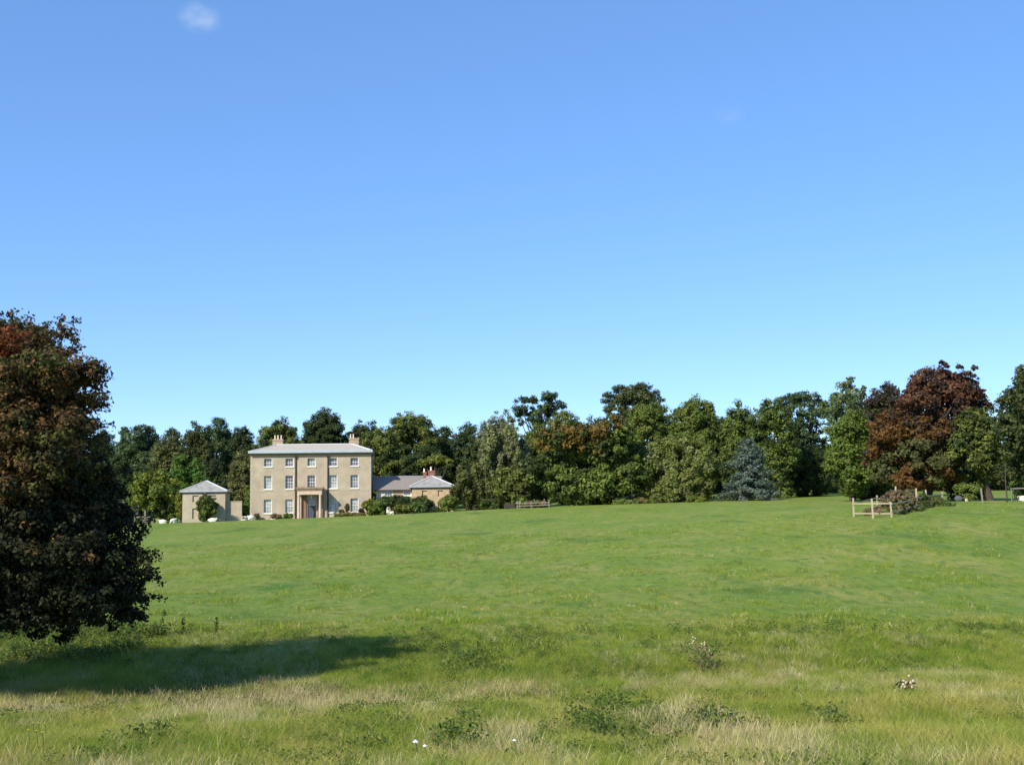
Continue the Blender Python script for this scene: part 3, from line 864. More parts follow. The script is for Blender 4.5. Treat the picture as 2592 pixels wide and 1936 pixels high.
# portico
PW0, PW1, PD = -2.02, 2.02, 2.9
ph0 = hz(525)                                 # top of the cornice
mb = MB()
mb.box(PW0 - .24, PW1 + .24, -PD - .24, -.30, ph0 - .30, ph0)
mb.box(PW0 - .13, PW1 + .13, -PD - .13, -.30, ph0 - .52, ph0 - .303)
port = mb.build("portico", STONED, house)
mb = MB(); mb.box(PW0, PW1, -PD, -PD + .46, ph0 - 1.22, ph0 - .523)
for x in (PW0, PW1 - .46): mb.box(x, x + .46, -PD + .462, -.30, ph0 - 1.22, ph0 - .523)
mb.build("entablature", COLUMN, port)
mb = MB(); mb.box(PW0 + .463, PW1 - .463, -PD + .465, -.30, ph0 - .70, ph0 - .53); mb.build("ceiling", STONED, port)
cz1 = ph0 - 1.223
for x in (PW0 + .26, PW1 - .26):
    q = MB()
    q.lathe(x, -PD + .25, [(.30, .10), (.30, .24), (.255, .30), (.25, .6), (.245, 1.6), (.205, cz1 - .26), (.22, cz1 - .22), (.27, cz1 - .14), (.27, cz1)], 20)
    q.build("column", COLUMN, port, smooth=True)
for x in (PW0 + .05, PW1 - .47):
    q = MB(); q.box(x, x + .42, -.42, -.004, .10, cz1 + .001); q.build("pilaster", STONED if x > 0 else COLUMN, port)  # right pilaster in darker stone: its shade is put into the colour
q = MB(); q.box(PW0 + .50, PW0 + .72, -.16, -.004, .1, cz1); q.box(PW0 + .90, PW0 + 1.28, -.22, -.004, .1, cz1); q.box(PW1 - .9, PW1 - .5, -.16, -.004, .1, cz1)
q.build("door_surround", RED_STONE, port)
q = MB(); q.box(PW0 - .3, PW1 + .3, -PD - .3, -.3, -.3, .09); q.box(PW0 - .7, PW1 + .7, -PD - .75, -PD - .303, -.3, -.02); q.build("step", STONE2, port)
dx0, dx1, dz0, dz1 = door_o
q = MB(); q.box(dx0 + .06, dx1 - .06, .15, .21, dz0 - .2, dz0 + 2.15)
for xx in (dx0 + .2, (dx0 + dx1) / 2 + .06):
    for z0, z1 in ((.2, .9), (1.05, 1.95)): q.box(xx, xx + .4, .135, .149, dz0 + z0, dz0 + z1)
dr = q.build("door", DOORM, house)
q = MB(); q.ball((dx1 - .2, .10, dz0 + 1.05), .045); q.build("handle", LEADW, dr)
q = MB(); cxm = (dx0 + dx1) / 2; rr = (dx1 - dx0) / 2 - .02; fz = dz0 + 2.25
for i in range(16):
    a0, a1 = math.pi * i / 16, math.pi * (i + 1) / 16
    q.beam((cxm + rr * math.cos(a0), .17, fz + rr * math.sin(a0)), (cxm + rr * math.cos(a1), .17, fz + rr * math.sin(a1)), .08, .07)
for a in (30, 60, 90, 120, 150): q.beam((cxm, .17, fz), (cxm + rr * math.cos(R(a)), .17, fz + rr * math.sin(R(a))), .03, .03)
q.box(dx0 + .02, dx1 - .02, .13, .22, fz - .08, fz)
fl = q.build("fanlight", WHITE, house)
q = MB(); q.box(dx0 + .01, dx1 - .01, .212, .222, dz0 - .2, dz1 - .005); q.build("pane", GLASS, fl)
q = MB(); q.tube([(cxm, -1.3, ph0 - .71), (cxm, -1.3, ph0 - 1.25)], .012, 6); q.lathe(cxm, -1.3, [(.05, ph0 - 1.75), (.17, ph0 - 1.65), (.19, ph0 - 1.36), (.05, ph0 - 1.25)], 6)
q.build("lantern", LEADW, port)

# ------------------------------------------------------------------ pavilions, wing, garden wall
def hip_pavilion(name, label, cat, u0, u1, v_eave, v_apex, d, dep, wall, roofm, capm, blinds, soffit, fallz=5.6, flat=0.0):
    uc = (u0 + u1) / 2
    e = P(uc, v_eave, d); m = d / F
    g = ground(uc, d + 1)
    Hh = e[2] - (g.z - .4); hw = (u1 - u0) / 2 * m
    root = empty(name, (e[0], d, g.z - .4), YAW); tag(root, label, cat)
    bl = [(-hw + (a - u0) * m, -hw + (b - u0) * m, Hh - (vb - v_eave) * m, Hh - (va - v_eave) * m) for a, b, va, vb in blinds]
    mb = MB(); pierced_wall(mb, -hw, hw, 0, Hh, 0, bl, .22)
    for q in (((hw, 0, 0), (hw, dep, 0), (hw, dep, Hh), (hw, 0, Hh)), ((-hw, dep, 0), (-hw, 0, 0), (-hw, 0, Hh), (-hw, dep, Hh)), ((hw, dep, 0), (-hw, dep, 0), (-hw, dep, Hh), (hw, dep, Hh))):
        mb.add(q, [(0, 1, 2, 3)])
    wobj = mb.build("wall", wall, root)
    for a, b, c, d_ in bl:
        q = MB(); q.box(a, b, .221, .26, c, d_); q.build("blind_window", wall, root)
    o = .42
    mb = MB(); mb.box(-hw - .16, hw + .16, -.16, dep + .16, Hh - .22, Hh - .002); mb.build("cornice", soffit, root)
    mb = MB(); mb.box(-hw - o, hw + o, -o, dep + o, Hh + .001, Hh + .17); mb.build("gutter", LEAD, root)
    az = Hh + (v_eave - v_apex) * m + (dep / 2) * .03
    ax, ay = (-flat, dep / 2), (flat, dep / 2)
    B = [(-hw - o + .05, -o + .05, Hh + .173), (hw + o - .05, -o + .05, Hh + .173), (hw + o - .05, dep + o - .05, Hh + .173), (-hw - o + .05, dep + o - .05, Hh + .173)]
    ap = (0, dep / 2, az)
    mb = MB(); mb.add(B + [ap], [(0, 1, 4), (1, 2, 4), (2, 3, 4), (3, 0, 4)]); rf = mb.build("roof", roofm, root)
    mb = MB()
    for i in (0, 1): mb.beam(up_(B[i], .04), up_(ap, .05), .24, .10)
    mb.build("ridge_capping", capm, rf)
    return root, hw, Hh, m, g
lp, lhw, lH, lm, lg = hip_pavilion("pavilion", "small pale stone pavilion with pyramid lead edged roof left of the house", "pavilion", 463.5, 569, 1245, 1217, 197, 5.2, STONE2, SLATE3, LEADW,
    [(488, 503, 1253, 1270), (531, 546, 1253, 1270), (488, 501, 1286, 1312)], STONED)
rp_, rhw, rH, rm, rg = hip_pavilion("pavilion", "honey coloured stone pavilion with hipped grey roof and red chimneys, right of the house", "pavilion", 1043, 1146.5, 1233, 1205, 199, 6.0, STONE3, SLATE3, LEADW,
    [(1068, 1081, 1241, 1256), (1108, 1121, 1241, 1256), (1108, 1120, 1273, 1286)], STONED)
chimney(rp_, (1085.5 - 1094.75) * rm, (1101.5 - 1094.75) * rm, 3.7, 4.6, rH + .9, rH + (1233 - 1191) * rm + .15, [(1092.5 - 1094.75) * rm], BRICK, POTW, .66, .15)
chimney(rp_, (1072.5 - 1094.75) * rm, (1080.5 - 1094.75) * rm, 4.4, 5.2, rH - .2, rH + (1233 - 1192) * rm, [(1075.2 - 1094.75) * rm], BRICK, POTW, .6, .15)

# long low wing between house and right pavilion
d = 203.0; m = d / F
ue0, ue1 = 953, 1052
e = P(1000, 1238, d); g = ground(1000, d + 1)
wing = empty("service_wing", (e[0], d, g.z - .4), YAW); tag(wing, "long low wing with grey slate roof joining the house to the honey stone pavilion", "building")
Hh = e[2] - (g.z - .4); wx0, wx1 = (ue0 - 1000) * m, (ue1 - 1000) * m
fx = lambda zx: (840 + zx / 5.53 - 1000) * m
fz_ = lambda zy: Hh - (1080 + zy / 5.53 - 1238) * m
wh = [(fx(747), fx(850), fz_(972), fz_(890)), (fx(1005), fx(1108), fz_(968), fz_(888))]
mb = MB(); pierced_wall(mb, wx0, wx1, 0, Hh, 0, wh, .2); mb.add([(wx1, 7, 0), (wx0, 7, 0), (wx0, 7, Hh), (wx1, 7, Hh), (wx0, 0, 0), (wx0, 0, Hh), (wx1, 0, 0), (wx1, 0, Hh)], [(0, 1, 2, 3), (1, 4, 5, 2), (6, 0, 3, 7)])
mb.build("wall", CREAM, wing)
for o_ in wh: make_window(wing, *o_, 0, 3, 2, GLASS, .08, True, .09)
mb = MB(); mb.box(fx(860), fx(990), -.03, -.003, fz_(968), fz_(888)); mb.build("wall_panel", STONE3, wing)
mb = MB(); rz_ = Hh + (1238 - 1207.5) * m + .2
mb.add([(wx0 - .6, -.4, Hh - .06), (wx1 + 4.5, -.4, Hh - .06), (wx1 + 4.5, 3.5, rz_), (wx0 - .6, 3.5, rz_), (wx0 - .6, 7.4, Hh - .06), (wx1 + 4.5, 7.4, Hh - .06),
        (wx0 - .6, -.4, Hh - .22), (wx1 + 4.5, -.4, Hh - .22)], [(0, 1, 2, 3), (3, 2, 5, 4), (0, 6, 7, 1), (0, 3, 4), (1, 5, 2)])
wr = mb.build("roof", SLATE2, wing)
mb = MB(); mb.beam((wx0 - .6, 3.5, rz_ + .04), (wx1 + 2.2, 3.5, rz_ + .04), .25, .1); mb.build("ridge_capping", LEAD, wr)
mb = MB(); mb.box(wx0 - .6, wx1, -.55, -.41, Hh - .22, Hh - .1); mb.build("gutter", IRON, wing)

# garden wall
d = 198.3
g0, g1_ = P(584, 1270, d), P(612, 1269, d)
gb = ground(598, d)
gw = empty("garden_wall", (g0[0], d, gb.z - .4), YAW); tag(gw, "sunlit stone garden wall linking the small pavilion to the house", "wall")
hh = g0[2] - gb.z + .4
mb = MB(); mb.box(-.95, g1_[0] - g0[0], 0, .45, 0, hh); mb.build("masonry", STONE, gw)
mb = MB(); mb.box(-.95, g1_[0] - g0[0] + .05, -.06, .51, hh + .002, hh + .12); mb.build("coping", STONE2, gw)
# shaded wall returning behind
# low kerb wall in front of the forecourt
p0, p1 = ground(395, 199), ground(960, 199)
# ------------------------------------------------------------------ planting by the buildings
bush("dark green climber bush growing on the small pavilion's front", (499, 549, 1254, 1318), 195.6, "green", "dark", .5, 8, leaf=.15, cr=.42)
bush("thin dead top of a climber above the pavilion bush", (512, 522, 1246, 1262), 196.3, "straw", "brown_green", .5, 3, leaf=.1, cr=.2)
bush("bright green climber at the left corner of the house", (610, 634, 1268, 1300), 200.5, "bright", "lime", .4, 6, leaf=.15, cr=.4)
bush("tall narrow green climber beside the house's left edge", (622, 636, 1228, 1285), 201.5, "lime", "green", .4, 5, leaf=.14, cr=.35)
bush("small green bush under the second ground floor window", (718, 742, 1300, 1314), 198, "lime", "green", .4, 4, leaf=.13, cr=.3)
bush("low reddish bush by the house's left corner", (642, 658, 1300, 1312), 198.5, "brown_green", "orange", .3, 4, leaf=.12, cr=.25)
bush("sparse reddish shrub under the first ground floor window", (683, 712, 1301, 1314), 199, "brown_green", "straw", .4, 4, leaf=.1, cr=.25, dens=.6)
bush("dark conical shrub left of the last ground floor window", (874, 884, 1274, 1297), 198.8, "brown_green", "dark", .4, 4, leaf=.12, cr=.25)
bush("brown shrub in front of the porch shadow", (857, 872, 1289, 1300), 198, "brown_green", "straw", .4, 4, leaf=.12, cr=.25)
bush("reddish brown shrub at the right corner of the house", (907, 922, 1286, 1302), 197.5, "purple", "orange", .3, 4, leaf=.13, cr=.3)
bush("yellow green rounded shrub at the house's right corner", (918, 955, 1263, 1302), 197, "yellow", "olive", .4, 7, leaf=.15, cr=.4)
bush("large dark green shrub right of the yellow green one", (935, 992, 1265, 1304), 196, "green", "dark", .4, 8, leaf=.16, cr=.45)
bush("low straw coloured planting before the house's right bays", (850, 925, 1298, 1308), 196.5, "straw", "olive", .5, 6, leaf=.11, cr=.22)
bush("tall dark yew hedge before the low wing", (950, 1052, 1256, 1302), 199.5, "dark", "darkblue", .3, 10, leaf=.16, cr=.5, dens=1.3)
bush("dark hedge top lit brown in front of the honey stone pavilion", (1040, 1094, 1256, 1296), 197, "dark", "olive", .35, 8, leaf=.16, cr=.45)
bush("low orange tinged shrub in front of the dark hedge", (994, 1042, 1278, 1300), 195.5, "orange", "olive", .5, 6, leaf=.14, cr=.35)
bush("pale green shrub right of the orange tinged one", (1040, 1080, 1268, 1300), 195.5, "bluegreen", "green", .4, 6, leaf=.15, cr=.4)
bush("low dark bush at the foot of the honey stone pavilion", (1092, 1128, 1286, 1296), 196, "dark", "green", .3, 4, leaf=.13, cr=.3)
T("dark shaded tree behind the low wing beside the house", (945, 1030, 1150, 1290), 226, "dark", "olive", .3, 8)

# ------------------------------------------------------------------ sheep
def make_sheep(pose):
    """one skinned body: pose is 'stand', 'graze' or 'lie'"""
    me = bpy.data.meshes.new("sheep"); bm = bmesh.new()
    lie = pose == 'lie'
    h = .34 if lie else .68
    V_ = {}
    def v(k, p, r): V_[k] = (bm.verts.new(p), r)
    def e_(*ks):
        for a, b in zip(ks, ks[1:]): bm.edges.new((V_[a][0], V_[b][0]))
    v("pel", (-.38, 0, h), .32); v("mid", (-.05, 0, h - .01), .37); v("sho", (.28, 0, h), .31)
    v("rump", (-.58, 0, h - .02), .17); v("tail", (-.66, 0, h - .16), .05)
    if pose == 'graze':
        v("nk", (.54, .03, h - .10), .14); v("hd", (.68, .05, h - .36), .105); v("muz", (.76, .05, h - .54), .06); ear = (.66, .05, h - .30)
    else:
        q_ = .10 if lie else 0
        v("nk", (.48, .03, h + .16 - q_), .17); v("hd", (.60, .06, h + .30 - q_), .12); v("muz", (.77, .07, h + .23 - q_), .07); ear = (.58, .06, h + .38 - q_)
    e_("rump", "pel", "mid", "sho", "nk", "hd", "muz"); e_("rump", "tail")
    for s in (-1, 1):
        v(f"ear{s}", (ear[0] - .03, ear[1] + s * .17, ear[2]), .03); e_("hd", f"ear{s}")
        if lie:
            v(f"fk{s}", (.40, s * .20, .12), .08); v(f"ff{s}", (.22, s * .22, .045), .045); e_("sho", f"fk{s}", f"ff{s}")
            v(f"hk{s}", (-.26, s * .26, .13), .10); v(f"hh{s}", (-.46, s * .30, .05), .05); e_("pel", f"hk{s}", f"hh{s}")
        else:
            v(f"fk{s}", (.32, s * .14, .36), .085); v(f"fw{s}", (.33, s * .14, .22), .05); v(f"ff{s}", (.33, s * .14, .02), .042); e_("sho", f"fk{s}", f"fw{s}", f"ff{s}")
            v(f"hk{s}", (-.34, s * .15, .40), .11); v(f"hc{s}", (-.48, s * .15, .24), .055); v(f"hh{s}", (-.44, s * .15, .02), .042); e_("pel", f"hk{s}", f"hc{s}", f"hh{s}")
    bm.verts.index_update()
    order = sorted(V_.values(), key=lambda t: t[0].index); rads = [t[1] for t in order]
    root_i = V_["pel"][0].index
    bm.to_mesh(me); bm.free()
    o = bpy.data.objects.new("sheep", me); COL.objects.link(o)
    o.modifiers.new("skin", 'SKIN'); ss = o.modifiers.new("sub", 'SUBSURF'); ss.levels = ss.render_levels = 2
    for i, r_ in enumerate(rads):
        me.skin_vertices[0].data[i].radius = (r_, r_); me.skin_vertices[0].data[i].use_root = (i == root_i)
    dg = bpy.context.evaluated_depsgraph_get()
    m2 = bpy.data.meshes.new_from_object(o.evaluated_get(dg))
    bpy.data.objects.remove(o)
    m2.materials.clear(); m2.materials.append(WOOL); m2.materials.append(FACE)
    for p in m2.polygons:
        c = p.center
        head = c.x > .57
        p.material_index = 1 if head or (not lie and c.z < .22) else 0
        p.use_smooth = True
    return m2
SM = {k: make_sheep(k) for k in ("stand", "graze", "lie")}
def sheep(label, u, d, pose, rz, s=1.0):
    o = bpy.data.objects.new("sheep", SM[pose]); COL.objects.link(o)
    g = ground(u, d); o.location = (g.x, g.y, g.z - .02 * s); o.rotation_euler = (0, 0, R(rz)); o.scale = (s,) * 3
    return tag(o, label, "sheep", "sheep grazing by the house")
sheep("leftmost cream sheep lying beside the timber tree guard", 412, 188, 'lie', 200, 1.05)
sheep("plump white sheep lying left of the small pavilion", 439, 187.5, 'lie', 75, 1.2)
sheep("white sheep lying in front of the pavilion's climber bush", 538, 189, 'lie', 10, 1.12)
sheep("left sheep of the pair by the garden wall", 620, 189, 'lie', 250, 1.2)
sheep("right sheep of the pair, standing at the house's left corner", 636, 192, 'graze', 30, 1.1)
sheep("white sheep standing head up before the large dark green shrub", 984, 189, 'stand', 262, 1.15)
sheep("sheep lying low in the grass just right of the standing one", 993, 188.5, 'lie', 75, .85)
sheep("white sheep lying at the right edge of the photo", 2590, 128, 'lie', 190, .95)
sheep("small white sheep lying under the trees beside the boulder", 2447, 134, 'lie', 250, .5)
sheep("small pale sheep lying under the front windows of the house", 689, 195, 'lie', 5, .75)

# ------------------------------------------------------------------ timber tree guards and posts
def post(mb, base, h, w=.11, lean=(0, 0)):
    b = Vector(base)
    mb.beam(b + Vector((0, 0, -.3)), b + Vector((lean[0], lean[1], h)), w, w)
def guard(name, label, loc, posts, rails, m, group=None, cat="fence"):
    """posts: (offset, height, width); rails: (offset p, offset q, height p, height q)"""
    root = empty(name, loc); tag(root, label, cat, group)
    loc = Vector(loc)
    for p, h, w_ in posts:
        mb = MB(); q = Vector(p) - loc
        post(mb, q, h, w_, ((q.x * 7.7 % .1) - .05, 0)); mb.build("post", m, root)
    for p, q, a, b in rails:
        mb = MB(); A_, B_ = Vector(p) - loc + Vector((0, -.075, a)), Vector(q) - loc + Vector((0, -.075, b))
        dlt = (B_ - A_).normalized() * .15
        mb.beam(A_ - dlt, B_ + dlt, .04, .115); mb.build("rail", m, root)
    return root
gp = lambda u, d: ground(u, d)
a, b, c = gat(2161, 1308, 92, 122), gat(2210, 1312, 92, 122), gat(2257, 1309, 92, 122)
PY = b.y - 100
e1, e2, e3, e4, e5 = gat(2221, 1291, 92, 130), gat(2269, 1287, 92, 130), gat(2320, 1290, 92, 130), gat(2346, 1283, 92, 130), gat(2386, 1277, 92, 132)
guard("timber_pen", "two rail timber pen round a bramble heap in the field", b, [(a, 1.72, .12), (b, 1.72, .13), (c, 1.36, .12), (e1, 1.45, .12), (e2, 2.2, .12), (e3, 2.0, .13), (e4, 1.7, .12), (e5, 1.25, .12)],
      [(a, c, 1.2, 1.2), (a, c, .32, .32), (a, e1, 1.2, 1.2), (e3, e5, 1.1, 1.05), (c, e3, 1.1, 1.0), (e3, e5, .45, .45), (e1, e2, 1.1, 1.1), (e2, e4, 1.1, 1.1), (e1, e2, .45, .45), (c, e3, .4, .4)], WOOD)
rs = random.Random(9)
m_ = 108 / F
bl = []
for u_, v_, d_, a_, b_, mi_ in ((2285, 1272, 106, 26, 20, 0), (2262, 1285, 104, 12, 18, 1), (2262, 1266, 107, 18, 14, 0), (2305, 1262, 110, 20, 14, 0), (2300, 1285, 106, 28, 18, 1), (2335, 1278, 110, 22, 18, 2), (2365, 1280, 114, 24, 16, 1), (2380, 1290, 114, 18, 12, 2), (2240, 1278, 108, 14, 12, 0), (2325, 1298, 107, 22, 10, 2), (2370, 1272, 117, 18, 10, 2), (2275, 1298, 103.5, 16, 10, 1), (2200, 1296, 106, 14, 5, 0), (2225, 1294, 106, 12, 8, 0)):  # darker leaf on the right-hand lobes puts the heap's shade into colour
    bl.append((P(u_, v_ - (5 if v_ < 1280 else 1), d_ + PY), (a_ * m_ * 1.15, a_ * m_ * .9, b_ * m_ * 1.3), mi_, 3 if mi_ else 1, .25 if mi_ else .12))
tree("bramble_thicket", "brown and dark green bramble heap inside the timber pen", 2300, 108, bl, ["straw", "olive2", "weed", "brown_green"], cat="shrub", leaf=.085, cr=.24, limbs=10, trunk=.04)
bush("trailing weeds spilling from the right corner of the timber pen", (2378, 2418, 1272, 1294), 116, "weed", "green", .4, 4, leaf=.09, cr=.25)
# middle guard
a, b, c, d_ = gp(1309, 182), gp(1345, 182), gp(1390, 182), gp(1378, 186)
guard("timber_tree_guard", "grey timber fence enclosure beside the dark trough below the trees", gp(1345, 182), [(a, 1.2, .14), (gp(1316, 185), 1.2, .12), (b, 1.1, .10), (c, 1.1, .12), (d_, 1.3, .11), (gp(1352, 186), 1.3, .10)],
      [(a, c, .80, .80), (gp(1308, 181.8), gp(1317, 181.8), .82, .82), (gp(1308, 181.8), gp(1317, 181.8), .95, .95), (a, c, .38, .38)], WOODG)
bush("pale dry grass and weeds inside the grey timber enclosure", (1322, 1390, 1268, 1286), 184, "olive2", "straw", .5, 6, leaf=.13, cr=.35)
tr = empty("feed_trough", gp(1290, 183)); tag(tr, "dark brown wooden trough left of the grey timber enclosure", "trough")
mb = MB()
pts = [(-.85, .62), (-.72, .16), (.72, .16), (.85, .62), (.80, .80), (-.80, .80)]
mb.add([(x, -.35, z) for x, z in pts] + [(x, .35, z) for x, z in pts], [tuple(range(6)), tuple(range(11, 5, -1))] + [(i, (i + 6), (i + 1) % 6 + 6, (i + 1) % 6) for i in range(6)])
mb.build("tub", DARKWOOD, tr)
for x in (-.6, .6):
    for y in (-.25, .25):
        mb = MB(); mb.box(x - .06, x + .06, y - .06, y + .06, -.1, .158); mb.build("leg", DARKWOOD, tr)
# left guard
a, b, c, e_ = gp(341, 193), gp(367.5, 193), gp(389, 194), gp(362, 196)
guard("timber_tree_guard", "pale timber tree guard round the yellow green tree at far left", gp(362, 193), [(a, 1.75, .16), (b, 2.5, .19), (c, 1.2, .12), (e_, 1.5, .14)], [(a, b, 1.45, 1.45), (b, gp(378, 193), 1.35, 1.4)], WOODG)
a, b = gp(314, 190), gp(340, 191)
guard("rail_fence", "short low timber rail left of the tree guard", gp(327, 190.5), [(a, .5, .12), (b, .55, .12)], [(a, b, .35, .4)], WOODG)
# right edge
a, b, c = gp(2562, 126), gp(2612, 126), gp(2566, 130)
guard("timber_tree_guard", "pale timber hurdle frame at the right edge of the photo", gp(2590, 126), [(a, 1.35, .11), (b, 1.4, .11)], [(a, b, 1.42, 1.42)], WOODG)
p = gp(2488, 118); mb = MB(); post(mb, Vector((0, 0, 0)), 1.5, .13, (-.12, 0)); o = mb.build("timber_post", WOODG, loc=p)
tag(o, "single leaning grey post before the dark tree trunk", "post")
p = gp(2386.5, 128); mb = MB(); post(mb, Vector((0, 0, 0)), 1.3, .13, (.02, 0)); o = mb.build("timber_post", WOODG, loc=p)
tag(o, "short grey post just behind the timber pen", "post")
p = gp(2549, 124); mb = MB(); mb.tube([(0, 0, -.2), (.02, 0, .6), (-.03, 0, 2.2), (.1, .1, 4.2)], [.09, .075, .06, .03], 7); o = mb.build("sapling", BARK, loc=p, smooth=True)
tag(o, "thin dark bare stem left of the timber hurdle frame", "sapling")
rr_ = random.Random(2)
mb = MB(); mb.ball((0, 0, .28), (.48, .4, .38), 12, 8, rr_, .06); o = mb.build("boulder", ROCK, loc=gp(2427, 134), smooth=True)
tag(o, "rounded dark grey boulder under the olive tree", "boulder")

# ------------------------------------------------------------------ foreground hawthorn
hd = 26.5
m_ = hd / F
hl = [  # u, v, ru, rv, material, depth offset
 (-60, 1180, 250, 300, 0, 0), (20, 1420, 300, 150, 0, 0), (200, 1440, 150, 125, 0, -.6), (255, 1400, 88, 110, 0, 0), (290, 1510, 70, 70, 0, .2), (120, 1520, 170, 66, 0, -.8), (-120, 1500, 260, 110, 0, 0), (40, 1290, 130, 120, 0, -1.2), (0, 1420, 150, 120, 0, -1.6), (120, 1380, 110, 100, 0, -1.4),
 (200, 1290, 110, 90, 0, 0), (235, 1210, 60, 60, 3, .3), (110, 1200, 150, 140, 0, .4), (120, 1130, 130, 110, 1, -.5), (40, 1000, 140, 120, 1, -.6), (140, 1015, 76, 60, 1, 0), (182, 1015, 44, 24, 1, 0), (160, 1085, 44, 30, 1, .2),
 (30, 900, 100, 70, 1, -.4), (90, 880, 54, 40, 1, 0), (105, 945, 66, 44, 1, 0), (0, 850, 84, 36, 3, 0), (-120, 900, 160, 110, 1, 0), (-200, 1080, 160, 160, 1, 0), (40, 1180, 130, 90, 1, -1.6), (-60, 1050, 150, 120, 1, -1.8), (130, 1230, 90, 60, 0, -1.2), (-280, 1350, 150, 200, 0, 0),
 (20, 870, 60, 50, 2, -1.3), (60, 960, 60, 40, 3, -1.4), (20, 1080, 90, 50, 1, -2.2), (180, 1190, 70, 40, 3, -.9)]
lob = [(P(u_, v_, hd + dd), (a_ * m_, min(a_, 170) * m_ * .9, b_ * m_), mi_, {0: 1, 1: 3, 2: 1, 3: 1}[mi_], .25 if v_ < 1240 else .03) for u_, v_, a_, b_, mi_, dd in hl]  # lower lobes almost all dark leaf: shade put into the leaf colour
_rr = random.Random(12)
edge = [(-40, 818), (20, 815), (80, 832), (128, 850), (140, 890), (178, 915), (205, 955), (236, 1002), (236, 1035), (205, 1060), (204, 1090), (190, 1118), (225, 1160), (250, 1205), (290, 1265), (318, 1305), (338, 1345), (352, 1400), (360, 1450), (362, 1500), (345, 1540), (300, 1570), (240, 1574), (165, 1580), (80, 1578), (0, 1568)]
for (ua, va), (ub, vb) in zip(edge, edge[1:]):
    for _ in range(3):
        t = _rr.random(); q = _rr.uniform(7, 26)
        lob.append((P(ua + (ub - ua) * t + _rr.gauss(-4, 17), va + (vb - va) * t + _rr.gauss(0, 16), hd + _rr.uniform(-.8, .8)), (q * m_ * 1.3, q * m_, q * m_ * .8), 1 if va < 1150 else 0, 3 if va < 1150 else 0, .25))
for _ in range(26):
    lob.append((P(_rr.uniform(-40, 210), _rr.uniform(860, 1240), hd - _rr.uniform(.8, 2.6)), (_rr.uniform(25, 60) * m_,) * 2 + (_rr.uniform(20, 40) * m_,), _rr.choice((1, 1, 3, 0)), 1, .3))
base = ground(-40, hd)
sprays = [((150, 1000), (180, 940)), ((150, 880), (172, 838)), ((110, 830), (140, 815)), ((180, 815), (206, 812)), ((170, 900), (208, 880)), ((190, 960), (236, 950)), ((230, 1010), (278, 1000)), ((240, 1040), (280, 1042)), ((240, 1070), (272, 1085)), ((190, 920), (222, 905)), ((205, 960), (250, 975)), ((150, 860), (165, 822)), ((228, 1000), (268, 985)), ((140, 845), (160, 800)), ((170, 900), (200, 858)), ((235, 1085), (292, 1078)), ((330, 1330), (350, 1360)), ((350, 1450), (405, 1448)), ((380, 1455), (412, 1480)), ((350, 1520), (385, 1512)), ((380, 1512), (420, 1518)), ((320, 1560), (340, 1590)), ((20, 800), (40, 790)), ((60, 815), (85, 805)), ((340, 1545), (368, 1572)), ((200, 870), (180, 850)), ((0, 800), (-10, 785)), ((350, 1460), (380, 1440))]
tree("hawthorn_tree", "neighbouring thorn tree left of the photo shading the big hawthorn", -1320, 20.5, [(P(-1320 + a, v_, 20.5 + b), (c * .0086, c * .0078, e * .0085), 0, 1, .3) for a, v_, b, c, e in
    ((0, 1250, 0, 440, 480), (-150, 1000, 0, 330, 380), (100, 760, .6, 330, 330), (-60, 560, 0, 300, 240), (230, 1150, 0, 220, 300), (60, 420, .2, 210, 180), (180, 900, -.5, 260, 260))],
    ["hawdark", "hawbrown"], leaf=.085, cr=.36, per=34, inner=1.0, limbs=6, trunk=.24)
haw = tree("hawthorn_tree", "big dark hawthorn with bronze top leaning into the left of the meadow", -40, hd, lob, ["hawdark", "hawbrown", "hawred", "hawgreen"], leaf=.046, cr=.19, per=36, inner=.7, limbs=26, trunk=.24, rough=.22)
rsn = np.random.RandomState(44)
mb = MB()
for (u0, v0), (u1, v1) in sprays:               # wispy outer twigs
    p0, p1 = P(u0, v0, hd), P(u1, v1, hd + _rr.uniform(-.3, .3))
    mid = (p0 + p1) / 2 + np.array([0, 0, .08])
    mb = MB(); mb.tube([p0 - np.array(base), mid - np.array(base), p1 - np.array(base)], [.016, .011, .005], 5); mb.build("twig", BARK, haw)
    k = int(50 * np.linalg.norm(p1 - p0) + 12)
    t = rsn.rand(k)[:, None]
    c_ = p0 * (1 - t) ** 2 + 2 * mid * t * (1 - t) + p1 * t ** 2 + rsn.normal(size=(k, 3)) * .05
    V, Q = leaf_quads(c_ - np.array(base), rsn.normal(size=(k, 3)) + np.array([0, -.3, .5]), rsn.uniform(.03, .06, k), rsn)
    np_mesh("leaf_spray", V, Q, [L["hawdark"], L["hawbrown"]], (rsn.rand(k) < (.5 if v1 < 1150 else 0)).astype(int), haw)

